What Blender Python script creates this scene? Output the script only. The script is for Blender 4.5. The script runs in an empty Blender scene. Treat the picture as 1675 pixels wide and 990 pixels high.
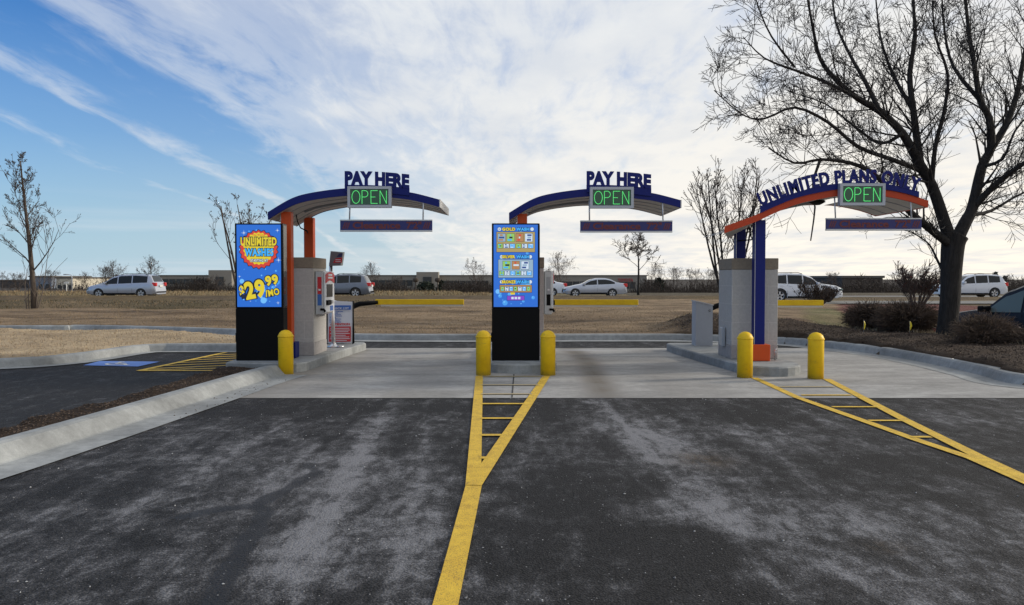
import bpy, math, random
from mathutils import Vector, Matrix, noise as mnoise
R = math.radians
scene = bpy.context.scene
COL = scene.collection

# ------------------------------------------------------------------ camera, sky, sun, exposure
F, CX, CY, EYE = 1315.0, 837.5, 495.0, 1.5
PITCH = math.atan(40.0 / F)
cd = bpy.data.cameras.new('camera'); cam = bpy.data.objects.new('camera', cd); COL.objects.link(cam)
cam.location = (0, 0, EYE); cam.rotation_euler = (R(90) - PITCH, 0, 0)
cd.sensor_width = 36; cd.lens = 36 * F / 1675.0; cd.clip_start = .05; cd.clip_end = 4000
scene.camera = cam
scene.view_settings.view_transform = 'Standard'; scene.view_settings.look = 'None'
scene.view_settings.gamma = 1; scene.view_settings.use_curve_mapping = False
EXPO = 0.26
scene.view_settings.exposure = EXPO
SUN_EL, SUN_AZ = 21.0, 74.0                       # azimuth measured from +Y towards +X
sd = Vector((math.sin(R(SUN_AZ)) * math.cos(R(SUN_EL)), math.cos(R(SUN_AZ)) * math.cos(R(SUN_EL)), math.sin(R(SUN_EL))))
sl = bpy.data.lights.new('sun', 'SUN'); sl.energy = 2.6; sl.angle = R(6); sl.color = (1, .91, .78)
so = bpy.data.objects.new('sun', sl); COL.objects.link(so); so.rotation_euler = sd.to_track_quat('Z', 'Y').to_euler()

w = bpy.data.worlds.new('World'); scene.world = w; w.use_nodes = True
nt = w.node_tree; nt.nodes.clear()
def N(t, typ, **k):
    n = t.nodes.new(typ)
    for a, v in k.items():
        if a.startswith('i_'): n.inputs[int(a[2:])].default_value = v
        else: setattr(n, a, v)
    return n
def math_(t, op, a, b=None, c=None, clamp=False):
    n = t.nodes.new('ShaderNodeMath'); n.operation = op; n.use_clamp = clamp
    for i, v in enumerate((a, b, c)):
        if v is None: continue
        if isinstance(v, (int, float)): n.inputs[i].default_value = v
        else: t.links.new(v, n.inputs[i])
    return n.outputs[0]
def ramp_(t, fac, stops, interp='LINEAR'):
    n = t.nodes.new('ShaderNodeValToRGB'); n.color_ramp.interpolation = interp
    el = n.color_ramp.elements
    while len(el) < len(stops): el.new(.5)
    for e, (p, c) in zip(el, stops):
        e.position = p; e.color = (c, c, c, 1) if isinstance(c, (int, float)) else (*c, 1)
    t.links.new(fac, n.inputs[0]); return n.outputs[0]
def mix_(t, fac, a, b, blend='MIX'):
    n = t.nodes.new('ShaderNodeMix'); n.data_type = 'RGBA'; n.blend_type = blend
    if isinstance(fac, (int, float)): n.inputs[0].default_value = fac
    else: t.links.new(fac, n.inputs[0])
    for i, v in ((6, a), (7, b)):
        if isinstance(v, tuple): n.inputs[i].default_value = (*v[:3], 1)
        else: t.links.new(v, n.inputs[i])
    return n.outputs[2]
def noise_(t, vec, scale, detail=4, rough=.55, dist=0.0):
    n = t.nodes.new('ShaderNodeTexNoise'); n.inputs['Scale'].default_value = scale; n.inputs['Detail'].default_value = detail
    n.inputs['Roughness'].default_value = rough; n.inputs['Distortion'].default_value = dist
    if vec is not None: t.links.new(vec, n.inputs['Vector'])
    return n.outputs['Fac']
def vec_(t, x, y, z=0.0):
    n = t.nodes.new('ShaderNodeCombineXYZ')
    for i, v in enumerate((x, y, z)):
        if isinstance(v, (int, float)): n.inputs[i].default_value = v
        else: t.links.new(v, n.inputs[i])
    return n.outputs[0]
sky = N(nt, 'ShaderNodeTexSky', sky_type='NISHITA', sun_disc=False, sun_elevation=R(SUN_EL), sun_rotation=R(SUN_AZ),
        altitude=200, air_density=1.1, dust_density=.5, ozone_density=2.2)
tc = N(nt, 'ShaderNodeTexCoord'); sp = N(nt, 'ShaderNodeSeparateXYZ'); nt.links.new(tc.outputs['Generated'], sp.inputs[0])
dx, dy, dz = sp.outputs
zz = math_(nt, 'ADD', math_(nt, 'MAXIMUM', dz, 0.0), .08)
u = math_(nt, 'DIVIDE', dx, zz); v = math_(nt, 'DIVIDE', dy, zz)
wv = noise_(nt, vec_(nt, math_(nt, 'MULTIPLY', u, .8), math_(nt, 'MULTIPLY', v, .30)), 1.3, 3, .5)
ud = math_(nt, 'ADD', u, math_(nt, 'MULTIPLY', math_(nt, 'SUBTRACT', wv, .5), .5))
cov = ramp_(nt, math_(nt, 'DIVIDE', math_(nt, 'ADD', ud, 2.8), 4.2, clamp=True),
            [(0, 0.0), (.13, 0.0), (.165, .20), (.19, .0), (.238, .03), (.258, .38), (.276, .22), (.30, .06), (.345, .12), (.39, .36), (.44, .50), (.52, .66), (.62, .84), (1, .95)])
fine = noise_(nt, vec_(nt, math_(nt, 'MULTIPLY', ud, 3.2), math_(nt, 'MULTIPLY', v, .85)), 2.2, 7, .62, .35)
puff = noise_(nt, vec_(nt, u, math_(nt, 'MULTIPLY', v, .55), 3.7), 1.9, 6, .6, .5)
dens = math_(nt, 'ADD', cov, math_(nt, 'MULTIPLY', math_(nt, 'SUBTRACT', fine, .5), .95))
dens = math_(nt, 'ADD', dens, math_(nt, 'MULTIPLY', math_(nt, 'SUBTRACT', puff, .5), .75))
gate = math_(nt, 'MULTIPLY', cov, 5.0, clamp=True)
dens = math_(nt, 'MULTIPLY', ramp_(nt, dens, [(.08, 0.0), (.5, .55), (.95, 1.0)], 'EASE'), gate)
# thin level bands low over the horizon
hb = noise_(nt, vec_(nt, math_(nt, 'MULTIPLY', dx, 1.3), math_(nt, 'MULTIPLY', dy, .6), math_(nt, 'MULTIPLY', dz, 30.0)), 1.0, 4, .55)
low = math_(nt, 'MULTIPLY', ramp_(nt, hb, [(.46, 0.0), (.64, 1.0)]), ramp_(nt, dz, [(0.0, .8), (.06, .5), (.10, 0.0)]))
dens = math_(nt, 'MAXIMUM', dens, math_(nt, 'MULTIPLY', low, .8))
rt = ramp_(nt, math_(nt, 'ADD', math_(nt, 'MULTIPLY', dx, .7), .5, clamp=True), [(.1, 0.0), (.85, 1.0)])
hz = ramp_(nt, dz, [(0.0, 1.0), (.30, 0.0)])
ccol = mix_(nt, rt, (7.2, 7.8, 8.5), (8.9, 8.9, 8.8))
ccol = mix_(nt, math_(nt, 'MULTIPLY', hz, rt), ccol, (11.2, 10.3, 8.8))
shade = noise_(nt, vec_(nt, math_(nt, 'MULTIPLY', u, 1.4), math_(nt, 'MULTIPLY', v, .9), 9.1), 1.6, 5, .55)
ccol = mix_(nt, ramp_(nt, shade, [(.42, 0.0), (.68, .50)]), ccol, (6.0, 6.6, 7.6))
skyc = mix_(nt, 1.0, sky.outputs[0], (.36, .86, 1.50), 'MULTIPLY')
skyc = mix_(nt, ramp_(nt, dz, [(0.0, .95), (.06, .72), (.16, .30), (.30, .0)]), skyc, mix_(nt, rt, (4.7, 6.5, 7.7), (7.6, 7.6, 7.4)))
fin = mix_(nt, dens, skyc, ccol)
bg = N(nt, 'ShaderNodeBackground'); bg.inputs[1].default_value = .083
wo = N(nt, 'ShaderNodeOutputWorld'); nt.links.new(fin, bg.inputs[0]); nt.links.new(bg.outputs[0], wo.inputs[0])

# ------------------------------------------------------------------ photo pixel -> place
cp, spn = math.cos(PITCH), math.sin(PITCH)
def ray(px, py):
    a = (px - CX) / F; b = -(py - CY) / F
    return Vector((a, cp + b * spn, -spn + b * cp))
def G(px, py, z=0.0):
    d = ray(px, py); t = (z - EYE) / d.z; return Vector((d.x * t, d.y * t, z))
def D(px, py, Y):
    d = ray(px, py); t = Y / d.y; return Vector((d.x * t, Y, EYE + d.z * t))

# ------------------------------------------------------------------ materials
MATS = {}
def mat(name, col=(.5, .5, .5), rough=.6, metal=0.0, spec=.5, var=.0, vscale=8.0, bump=0.0, bscale=60.0, emit=None, estr=1.0, coat=0.0, trans=0.0):
    if name in MATS: return MATS[name]
    m = bpy.data.materials.new(name); m.use_nodes = True; t = m.node_tree; b = t.nodes['Principled BSDF']
    b.inputs['Base Color'].default_value = (*col, 1); b.inputs['Roughness'].default_value = rough
    b.inputs['Metallic'].default_value = metal; b.inputs['Specular IOR Level'].default_value = spec
    b.inputs['Coat Weight'].default_value = coat; b.inputs['Transmission Weight'].default_value = trans
    tcn = t.nodes.new('ShaderNodeTexCoord')
    if var > 0:
        n1 = noise_(t, tcn.outputs['Object'], vscale, 5, .6)
        c = ramp_(t, n1, [(.25, tuple(x * (1 - var) for x in col)), (.75, tuple(min(1, x * (1 + var)) for x in col))])
        t.links.new(c, b.inputs['Base Color'])
        t.links.new(math_(t, 'ADD', math_(t, 'MULTIPLY', n1, .25), rough - .12, clamp=True), b.inputs['Roughness'])
    if bump > 0:
        bn = t.nodes.new('ShaderNodeBump'); bn.inputs['Strength'].default_value = bump; bn.inputs['Distance'].default_value = .01
        t.links.new(noise_(t, tcn.outputs['Object'], bscale, 4, .6), bn.inputs['Height']); t.links.new(bn.outputs[0], b.inputs['Normal'])
    if emit:
        b.inputs['Emission Color'].default_value = (*emit, 1); b.inputs['Emission Strength'].default_value = estr
    MATS[name] = m; return m
def glow(name, col, s=1.0):                       # screens, LEDs: things that give off light
    return mat('lit_' + name, (.02, .02, .02), .35, emit=col, estr=s / (2 ** EXPO))

def m_vcol(name, rough=.9, fine=90.0, amt=.5, bump=.6):
    m = bpy.data.materials.new(name); m.use_nodes = True; t = m.node_tree; b = t.nodes['Principled BSDF']
    a = t.nodes.new('ShaderNodeAttribute'); a.attribute_name = 'tint'
    g = t.nodes.new('ShaderNodeNewGeometry'); P = g.outputs['Position']
    n1 = noise_(t, P, 1.1, 8, .68); n2 = noise_(t, P, fine * .16, 5, .7); n3 = noise_(t, P, fine, 2, .6)
    s = math_(t, 'ADD', math_(t, 'MULTIPLY', n1, .8), math_(t, 'ADD', math_(t, 'MULTIPLY', n2, .8), math_(t, 'MULTIPLY', n3, .4)))
    k = ramp_(t, math_(t, 'MULTIPLY', s, .5), [(.32, 1 - amt), (.5, 1.0), (.68, 1 + amt)])
    c = mix_(t, 1.0, a.outputs['Color'], k, 'MULTIPLY')
    k2 = t.nodes.new('ShaderNodeMapRange')
    t.links.new(c, b.inputs['Base Color']); b.inputs['Roughness'].default_value = rough; b.inputs['Specular IOR Level'].default_value = .15
    t.nodes.remove(k2)
    bn = t.nodes.new('ShaderNodeBump'); bn.inputs['Strength'].default_value = bump; bn.inputs['Distance'].default_value = .05
    t.links.new(s, bn.inputs['Height']); t.links.new(bn.outputs[0], b.inputs['Normal'])
    return m

def m_asphalt():
    m = bpy.data.materials.new('asphalt'); m.use_nodes = True; t = m.node_tree; b = t.nodes['Principled BSDF']
    g = t.nodes.new('ShaderNodeNewGeometry'); P = g.outputs['Position']
    a = t.nodes.new('ShaderNodeAttribute'); a.attribute_name = 'tint'
    sc = t.nodes.new('ShaderNodeSeparateColor'); t.links.new(a.outputs['Color'], sc.inputs[0])
    salt, wet, brown = sc.outputs
    st = t.nodes.new('ShaderNodeMapping'); st.inputs['Scale'].default_value = (3.0, .62, 1); t.links.new(P, st.inputs['Vector'])
    big = noise_(t, st.outputs[0], 1.2, 7, .66, .6)
    st2 = t.nodes.new('ShaderNodeMapping'); st2.inputs['Scale'].default_value = (1.25, .6, 1); t.links.new(P, st2.inputs['Vector']); mid = noise_(t, st2.outputs[0], 8.0, 7, .74, .5)
    grain = noise_(t, P, 110.0, 3, .75)
    vo = t.nodes.new('ShaderNodeTexVoronoi'); vo.inputs['Scale'].default_value = 85; t.links.new(P, vo.inputs['Vector'])
    sf = math_(t, 'ADD', math_(t, 'MULTIPLY', salt, 1.0), math_(t, 'MULTIPLY', math_(t, 'SUBTRACT', big, .52), 1.7))
    sf = math_(t, 'ADD', sf, math_(t, 'MULTIPLY', math_(t, 'SUBTRACT', mid, .5), 1.5))
    iso = noise_(t, P, 3.4, 8, .78, .3); sf = math_(t, 'ADD', sf, math_(t, 'MULTIPLY', math_(t, 'SUBTRACT', iso, .5), 1.9))
    sf = ramp_(t, sf, [(-.0, 0.0), (.45, .40), (.95, 1.0)])
    spk = noise_(t, P, 48.0, 4, .8)
    dth = math_(t, 'MULTIPLY', math_(t, 'ADD', math_(t, 'ADD', spk, math_(t, 'MULTIPLY', grain, .5)), math_(t, 'SUBTRACT', math_(t, 'MULTIPLY', sf, .42), .885)), 3.3, clamp=True)
    sf = math_(t, 'ADD', math_(t, 'MULTIPLY', dth, .62), math_(t, 'MULTIPLY', sf, .26))
    base = ramp_(t, vo.outputs['Distance'], [(.0, (.036, .0355, .037)), (.35, (.021, .0205, .022)), (.7, (.006, .006, .0065))])
    c = mix_(t, sf, base, (.225, .225, .238))
    wn = ramp_(t, math_(t, 'ADD', wet, math_(t, 'MULTIPLY', math_(t, 'SUBTRACT', mid, .5), .9)), [(.3, 0.0), (.65, 1.0)])
    c = mix_(t, math_(t, 'MULTIPLY', wn, .8), c, (.013, .013, .015))
    c = mix_(t, math_(t, 'MULTIPLY', brown, ramp_(t, mid, [(.4, 0.0), (.6, .8)])), c, (.07, .045, .02))
    # loose pale stone chips
    v2 = t.nodes.new('ShaderNodeTexVoronoi'); v2.inputs['Scale'].default_value = 38; t.links.new(P, v2.inputs['Vector'])
    chip = math_(t, 'MULTIPLY', math_(t, 'LESS_THAN', v2.outputs['Distance'], .16),
                 math_(t, 'GREATER_THAN', noise_(t, P, 23.0, 2, .5), .60))
    c = mix_(t, math_(t, 'MULTIPLY', chip, .7), c, (.36, .36, .37))
    t.links.new(c, b.inputs['Base Color'])
    t.links.new(math_(t, 'SUBTRACT', .82, math_(t, 'MULTIPLY', wn, .22)), b.inputs['Roughness'])
    b.inputs['Specular IOR Level'].default_value = .2
    bn = t.nodes.new('ShaderNodeBump'); bn.inputs['Strength'].default_value = 1.0; bn.inputs['Distance'].default_value = .006
    t.links.new(math_(t, 'ADD', math_(t, 'MULTIPLY', vo.outputs['Distance'], -1.0), grain), bn.inputs['Height'])
    t.links.new(bn.outputs[0], b.inputs['Normal']); return m

def m_concrete(name='concrete', col=(.30, .305, .30), streak=True, joints=False):
    m = bpy.data.materials.new(name); m.use_nodes = True; t = m.node_tree; b = t.nodes['Principled BSDF']
    g = t.nodes.new('ShaderNodeNewGeometry'); P = g.outputs['Position']
    st = t.nodes.new('ShaderNodeMapping'); st.inputs['Scale'].default_value = (.75, 1.7, 1) if streak else (1, 1, 1); t.links.new(P, st.inputs['Vector'])
    a1 = noise_(t, st.outputs[0], 1.0, 7, .62, .5); a2 = noise_(t, P, 9.0, 6, .7); a3 = noise_(t, P, 120.0, 2, .6)
    s = math_(t, 'ADD', math_(t, 'MULTIPLY', a1, .55), math_(t, 'ADD', math_(t, 'MULTIPLY', a2, .3), math_(t, 'MULTIPLY', a3, .15)))
    c = ramp_(t, s, [(.36, tuple(x * .62 for x in col)), (.5, col), (.60, tuple(x * 1.35 for x in col))])
    at = t.nodes.new('ShaderNodeAttribute'); at.attribute_name = 'tint'
    if joints:
        sc = t.nodes.new('ShaderNodeSeparateColor'); t.links.new(at.outputs['Color'], sc.inputs[0])
        c = mix_(t, math_(t, 'MULTIPLY', sc.outputs[0], ramp_(t, math_(t, 'ADD', a1, math_(t, 'MULTIPLY', a2, .4)), [(.5, .35), (.8, 1.0)])), c, (.105, .085, .062))
        c = mix_(t, math_(t, 'MULTIPLY', sc.outputs[1], .55), c, (.42, .44, .47))
    t.links.new(c, b.inputs['Base Color']); b.inputs['Roughness'].default_value = .78; b.inputs['Specular IOR Level'].default_value = .3
    bn = t.nodes.new('ShaderNodeBump'); bn.inputs['Strength'].default_value = .25; bn.inputs['Distance'].default_value = .008
    t.links.new(s, bn.inputs['Height']); t.links.new(bn.outputs[0], b.inputs['Normal']); return m

def m_block():
    m = bpy.data.materials.new('concrete_block'); m.use_nodes = True; t = m.node_tree; b = t.nodes['Principled BSDF']
    g = t.nodes.new('ShaderNodeNewGeometry'); s = t.nodes.new('ShaderNodeSeparateXYZ'); t.links.new(g.outputs['Position'], s.inputs[0])
    br = t.nodes.new('ShaderNodeTexBrick'); br.inputs['Scale'].default_value = 1; br.inputs['Brick Width'].default_value = .61; br.inputs['Row Height'].default_value = .305
    br.inputs['Mortar Size'].default_value = .006; br.inputs['Mortar Smooth'].default_value = .3
    t.links.new(vec_(t, math_(t, 'ADD', s.outputs[0], s.outputs[1]), math_(t, 'SUBTRACT', s.outputs[2], .15)), br.inputs['Vector'])
    br.inputs['Color1'].default_value = (.40, .385, .365, 1); br.inputs['Color2'].default_value = (.44, .42, .40, 1); br.inputs['Mortar'].default_value = (.52, .50, .47, 1)
    n = noise_(t, g.outputs['Position'], 26.0, 5, .7)
    c = mix_(t, .35, br.outputs['Color'], ramp_(t, n, [(.3, (.30, .29, .28)), (.7, (.55, .53, .5))]))
    t.links.new(c, b.inputs['Base Color']); b.inputs['Roughness'].default_value = .85
    bn = t.nodes.new('ShaderNodeBump'); bn.inputs['Strength'].default_value = .4; bn.inputs['Distance'].default_value = .006
    t.links.new(math_(t, 'ADD', math_(t, 'MULTIPLY', br.outputs['Fac'], -1.0), n), bn.inputs['Height']); t.links.new(bn.outputs[0], b.inputs['Normal']); return m

def m_bark(name, col):
    m = bpy.data.materials.new(name); m.use_nodes = True; t = m.node_tree; b = t.nodes['Principled BSDF']
    tcn = t.nodes.new('ShaderNodeTexCoord'); mp = t.nodes.new('ShaderNodeMapping'); mp.inputs['Scale'].default_value = (14, 14, 2.2)
    t.links.new(tcn.outputs['Object'], mp.inputs['Vector']); n = noise_(t, mp.outputs[0], 1.6, 6, .7, .8)
    t.links.new(ramp_(t, n, [(.3, tuple(x * .5 for x in col)), (.7, tuple(x * 1.5 for x in col))]), b.inputs['Base Color'])
    b.inputs['Roughness'].default_value = .9; b.inputs['Specular IOR Level'].default_value = .2
    bn = t.nodes.new('ShaderNodeBump'); bn.inputs['Strength'].default_value = .9; bn.inputs['Distance'].default_value = .03
    t.links.new(n, bn.inputs['Height']); t.links.new(bn.outputs[0], b.inputs['Normal']); return m

ASPH = m_asphalt(); CONC = m_concrete('concrete_slab', (.285, .278, .265), True, True); KERB = m_concrete('kerb_concrete', (.25, .26, .26), False)
BLOCK = m_block(); GROUND = m_vcol('dry_ground', amt=.72, bump=.9)
BARK = m_bark('dark_bark', (.030, .027, .025)); BARK2 = m_bark('grey_bark', (.085, .068, .056)); TWIG = mat('twig', (.058, .042, .034), .9, var=.3)
TWIG2 = mat('pale_twig', (.11, .085, .068), .9, var=.3); REDTWIG = mat('reddish_twig', (.055, .026, .022), .9, var=.3)
BLUE = mat('blue_paint', (.003, .010, .135), .5, spec=.25, var=.06); ORANGE = mat('orange_paint', (.58, .075, .012), .5, spec=.3, var=.07)
REDOR = mat('orange_fascia', (.50, .055, .015), .5, spec=.3, var=.08)
def m_sleeve():
    m = bpy.data.materials.new('yellow_sleeve'); m.use_nodes = True; t = m.node_tree; b = t.nodes['Principled BSDF']
    g = t.nodes.new('ShaderNodeNewGeometry'); P = g.outputs['Position']; sx = t.nodes.new('ShaderNodeSeparateXYZ'); t.links.new(P, sx.inputs[0])
    n = noise_(t, P, 5.0, 5, .65); n2 = noise_(t, P, 38.0, 4, .7)
    c = ramp_(t, n, [(.3, (.70, .43, .006)), (.7, (.86, .56, .006))])
    grime = math_(t, 'MULTIPLY', ramp_(t, math_(t, 'ADD', sx.outputs[2], math_(t, 'MULTIPLY', n2, .12)), [(.05, .75), (.16, 0.0)]), ramp_(t, n2, [(.4, .3), (.6, 1.0)]))
    c = mix_(t, grime, c, (.16, .12, .06))
    mp = t.nodes.new('ShaderNodeMapping'); mp.inputs['Scale'].default_value = (9, 9, 60); t.links.new(P, mp.inputs['Vector'])
    scf = ramp_(t, noise_(t, mp.outputs[0], 1.0, 4, .7), [(.62, 0.0), (.70, .5)])
    c = mix_(t, scf, c, (.28, .20, .05))
    t.links.new(c, b.inputs['Base Color']); b.inputs['Roughness'].default_value = .5; b.inputs['Specular IOR Level'].default_value = .35; return m
YEL = m_sleeve()
YMARK = None
def m_mark():
    m = bpy.data.materials.new('yellow_marking'); m.use_nodes = True; t = m.node_tree; b = t.nodes['Principled BSDF']
    g = t.nodes.new('ShaderNodeNewGeometry'); P = g.outputs['Position']
    n = noise_(t, P, 8.0, 6, .75); n2 = noise_(t, P, 140.0, 3, .8)
    c = ramp_(t, n, [(.3, (.55, .33, .02)), (.7, (.72, .475, .035))])
    k = ramp_(t, math_(t, 'ADD', n2, math_(t, 'MULTIPLY', n, .25)), [(.50, 1.0), (.60, 0.0)])
    c = mix_(t, math_(t, 'MULTIPLY', k, .8), c, (.06, .05, .035)); t.links.new(c, b.inputs['Base Color']); b.inputs['Roughness'].default_value = .75
    bn = t.nodes.new('ShaderNodeBump'); bn.inputs['Strength'].default_value = .6; bn.inputs['Distance'].default_value = .005
    t.links.new(n2, bn.inputs['Height']); t.links.new(bn.outputs[0], b.inputs['Normal']); return m
YMARK = m_mark(); YFAINT = mat('worn_yellow_marking', (.36, .29, .16), .8, var=.25, vscale=30)
WHITEP = mat('white_paint', (.62, .62, .60), .6, var=.12); BLUEP = mat('blue_marking', (.09, .19, .50), .7, var=.12, vscale=14)
BLACK = mat('black_gloss', (.003, .003, .0035), .3, spec=.15); BLACKM = mat('black_matt', (.004, .004, .0045), .6, spec=.12)
ALU = mat('aluminium', (.50, .51, .53), .38, .55, var=.05); GREYM = mat('grey_metal', (.36, .38, .41), .5, .25, var=.06)
PANEL = mat('white_panel', (.60, .58, .55), .6, var=.06); STEEL = mat('stainless', (.62, .62, .63), .28, .9, var=.05)
REDL = mat('dull_red_letter', (.15, .026, .028), .6); RED = mat('red_print', (.52, .02, .03), .5); BLUEPR = mat('blue_print', (.04, .14, .45), .5)
PAPER = mat('white_board', (.68, .70, .74), .5); TAN = mat('tan_cap', (.225, .185, .14), .8, var=.2, vscale=20)
SPLIT = mat('base_block', (.33, .31, .30), .85, var=.2, vscale=12, bump=.5, bscale=40)
RUBBER = mat('tyre_rubber', (.015, .015, .016), .8); DARKGL = mat('car_glass', (.006, .009, .011), .08, spec=.35)
LIGHTGL = mat('pale_car_glass', (.15, .19, .18), .25, spec=.15)

# ------------------------------------------------------------------ mesh builder
class MB:
    def __init__(s): s.v = []; s.f = []; s.m = []; s.mats = []; s.sm = []
    def mi(s, m):
        if m not in s.mats: s.mats.append(m)
        return s.mats.index(m)
    def add(s, vs, fs, m, smooth=False):
        o = len(s.v); i = s.mi(m); s.v.extend([tuple(a) for a in vs])
        for f in fs: s.f.append(tuple(o + k for k in f)); s.m.append(i); s.sm.append(smooth)
        return s
    def box(s, x0, x1, y0, y1, z0, z1, m, bev=0.0):
        if bev <= 0:
            v = [(x, y, z) for z in (z0, z1) for y in (y0, y1) for x in (x0, x1)]
            return s.add(v, [(0, 2, 3, 1), (4, 5, 7, 6), (0, 1, 5, 4), (2, 6, 7, 3), (0, 4, 6, 2), (1, 3, 7, 5)], m)
        b = bev; pl = lambda e: [(x0 + b, y0 + e), (x1 - b, y0 + e), (x1 - e, y0 + b), (x1 - e, y1 - b), (x1 - b, y1 - e), (x0 + b, y1 - e), (x0 + e, y1 - b), (x0 + e, y0 + b)]
        rings = [[(x0 + b if x < (x0 + x1) / 2 else x1 - b, y0 + b if y < (y0 + y1) / 2 else y1 - b, z0) for x, y in pl(0)]]
        rings.append([(x, y, z0 + b) for x, y in pl(0)]); rings.append([(x, y, z1 - b) for x, y in pl(0)])
        rings.append([(x0 + b if x < (x0 + x1) / 2 else x1 - b, y0 + b if y < (y0 + y1) / 2 else y1 - b, z1) for x, y in pl(0)])
        return s.loft(rings, m)
    def loft(s, rings, m, caps=True, smooth=False, closed=True):
        n = len(rings[0]); v = [p for r in rings for p in r]; f = []
        for i in range(len(rings) - 1):
            for j in range(n if closed else n - 1):
                k = (j + 1) % n; f.append((i * n + j, i * n + k, (i + 1) * n + k, (i + 1) * n + j))
        if caps: f.append(tuple(reversed(range(n)))); f.append(tuple((len(rings) - 1) * n + j for j in range(n)))
        return s.add(v, f, m, smooth)
    def prism(s, poly, z0, z1, m, bev=0.0):          # poly in x-y, counter-clockwise
        rs = [[(x, y, z0) for x, y in poly]]
        if bev > 0:
            ins = inset(poly, bev); rs += [[(x, y, z1 - bev) for x, y in poly], [(x, y, z1) for x, y in ins]]
        else: rs.append([(x, y, z1) for x, y in poly])
        return s.loft(rs, m)
    def extr(s, poly, y0, y1, m):                    # poly in x-z, extruded along y
        return s.loft([[(x, y0, z) for x, z in poly], [(x, y1, z) for x, z in poly]], m)
    def cyl(s, p, q, r0, r1, m, n=12, smooth=True): return s.tube([p, q], [r0, r1], m, n, smooth)
    def tube(s, pts, rad, m, n=8, smooth=True, caps=True):
        pts = [Vector(p) for p in pts]; rings = []; up = None
        for i, p in enumerate(pts):
            d = (pts[min(i + 1, len(pts) - 1)] - pts[max(i - 1, 0)]).normalized()
            if up is None: up = d.orthogonal().normalized()
            a = (up - d * up.dot(d))
            a = a.normalized() if a.length > 1e-6 else d.orthogonal().normalized()
            up = a; b = d.cross(a); r = rad[i] if isinstance(rad, (list, tuple)) else rad
            rings.append([p + (a * math.cos(2 * math.pi * k / n) + b * math.sin(2 * math.pi * k / n)) * r for k in range(n)])
        return s.loft(rings, m, caps, smooth)
    def lathe(s, prof, m, n=24, c=(0, 0, 0), smooth=True):   # prof (r,z)
        return s.loft([[(c[0] + r * math.cos(2 * math.pi * k / n), c[1] + r * math.sin(2 * math.pi * k / n), c[2] + z) for k in range(n)] for r, z in prof], m, True, smooth)
    def strip(s, pts, wd, z, m):                     # flat painted line along ground points
        P = [Vector((p[0], p[1])) for p in pts]; L = []; Rr = []
        for i, p in enumerate(P):
            d = (P[min(i + 1, len(P) - 1)] - P[max(i - 1, 0)]).normalized(); nn = Vector((-d.y, d.x)) * wd / 2
            L.append((p.x + nn.x, p.y + nn.y, z)); Rr.append((p.x - nn.x, p.y - nn.y, z))
        k = len(P); return s.add(Rr + L, [(i, i + 1, k + i + 1, k + i) for i in range(k - 1)], m)
    def text(s, txt, size, m, mtx, bold=0.0, extrude=0.0, width=None, height=None, align='CENTER', sx=1.0, warp=None, spacing=1.0, shear=0.0):
        cu = bpy.data.curves.new('t', 'FONT'); cu.body = txt; cu.size = size; cu.offset = bold; cu.extrude = extrude; cu.align_x = align
        cu.space_character = spacing; cu.resolution_u = 4; cu.shear = shear
        ob = bpy.data.objects.new('t', cu); COL.objects.link(ob); dg = bpy.context.evaluated_depsgraph_get()
        me = bpy.data.meshes.new_from_object(ob.evaluated_get(dg)); vs = [v.co.copy() for v in me.vertices]; fs = [tuple(p.vertices) for p in me.polygons]
        bpy.data.objects.remove(ob); bpy.data.curves.remove(cu); bpy.data.meshes.remove(me)
        if not vs: return s
        xs = [v.x for v in vs]; ys = [v.y for v in vs]
        if width: k = width / (max(xs) - min(xs)); mid = (max(xs) + min(xs)) / 2; [setattr(v, 'x', (v.x - mid) * k) for v in vs]
        if height:
            y0 = min(ys); k = height / (max(ys) - y0); [setattr(v, 'y', (v.y - y0) * k) for v in vs]
        if warp: vs = [warp(v) for v in vs]
        return s.add([mtx @ v for v in vs], fs, m)
    def build(s, name, parent=None, loc=None, rz=0.0):
        me = bpy.data.meshes.new(name); me.from_pydata(s.v, [], s.f); me.validate(clean_customdata=False)
        for m in s.mats: me.materials.append(m)
        if len(me.polygons) == len(s.m):
            me.polygons.foreach_set('material_index', s.m); me.polygons.foreach_set('use_smooth', s.sm)
        me.update(); o = bpy.data.objects.new(name, me); COL.objects.link(o)
        if parent: o.parent = parent
        if loc: o.location = loc
        if rz: o.rotation_euler.z = rz
        return o
def inset(poly, d):
    n = len(poly); out = []
    for i in range(n):
        a, b, c = Vector(poly[i - 1]), Vector(poly[i]), Vector(poly[(i + 1) % n])
        d1 = (b - a).normalized(); d2 = (c - b).normalized(); n1 = Vector((-d1.y, d1.x)); n2 = Vector((-d2.y, d2.x)); nn = n1 + n2
        nn = nn.normalized() * d / max(.4, math.cos(n1.angle(n2) / 2)) if nn.length > .01 else n1 * d
        out.append((b.x + nn.x, b.y + nn.y))
    return out
def tag(o, label=None, cat=None, group=None, kind=None):
    if label: o['label'] = label
    if cat: o['category'] = cat
    if group: o['group'] = group
    if kind: o['kind'] = kind
    return o
def thing(name, label, cat, loc=(0, 0, 0), rz=0.0, group=None):
    o = bpy.data.objects.new(name, None); COL.objects.link(o); o.location = loc; o.rotation_euler.z = rz; o.empty_display_size = .2
    return tag(o, label, cat, group)
def copy_tree(o, parent=None):
    c = o.copy(); COL.objects.link(c)
    if parent: c.parent = parent
    for ch in list(o.children): copy_tree(ch, c)
    return c
FRONT = lambda x, y, z, rx=0.0: Matrix.Translation((x, y, z)) @ Matrix.Rotation(rx, 4, 'Y') @ Matrix.Rotation(R(90), 4, 'X')   # text facing -Y

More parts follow.
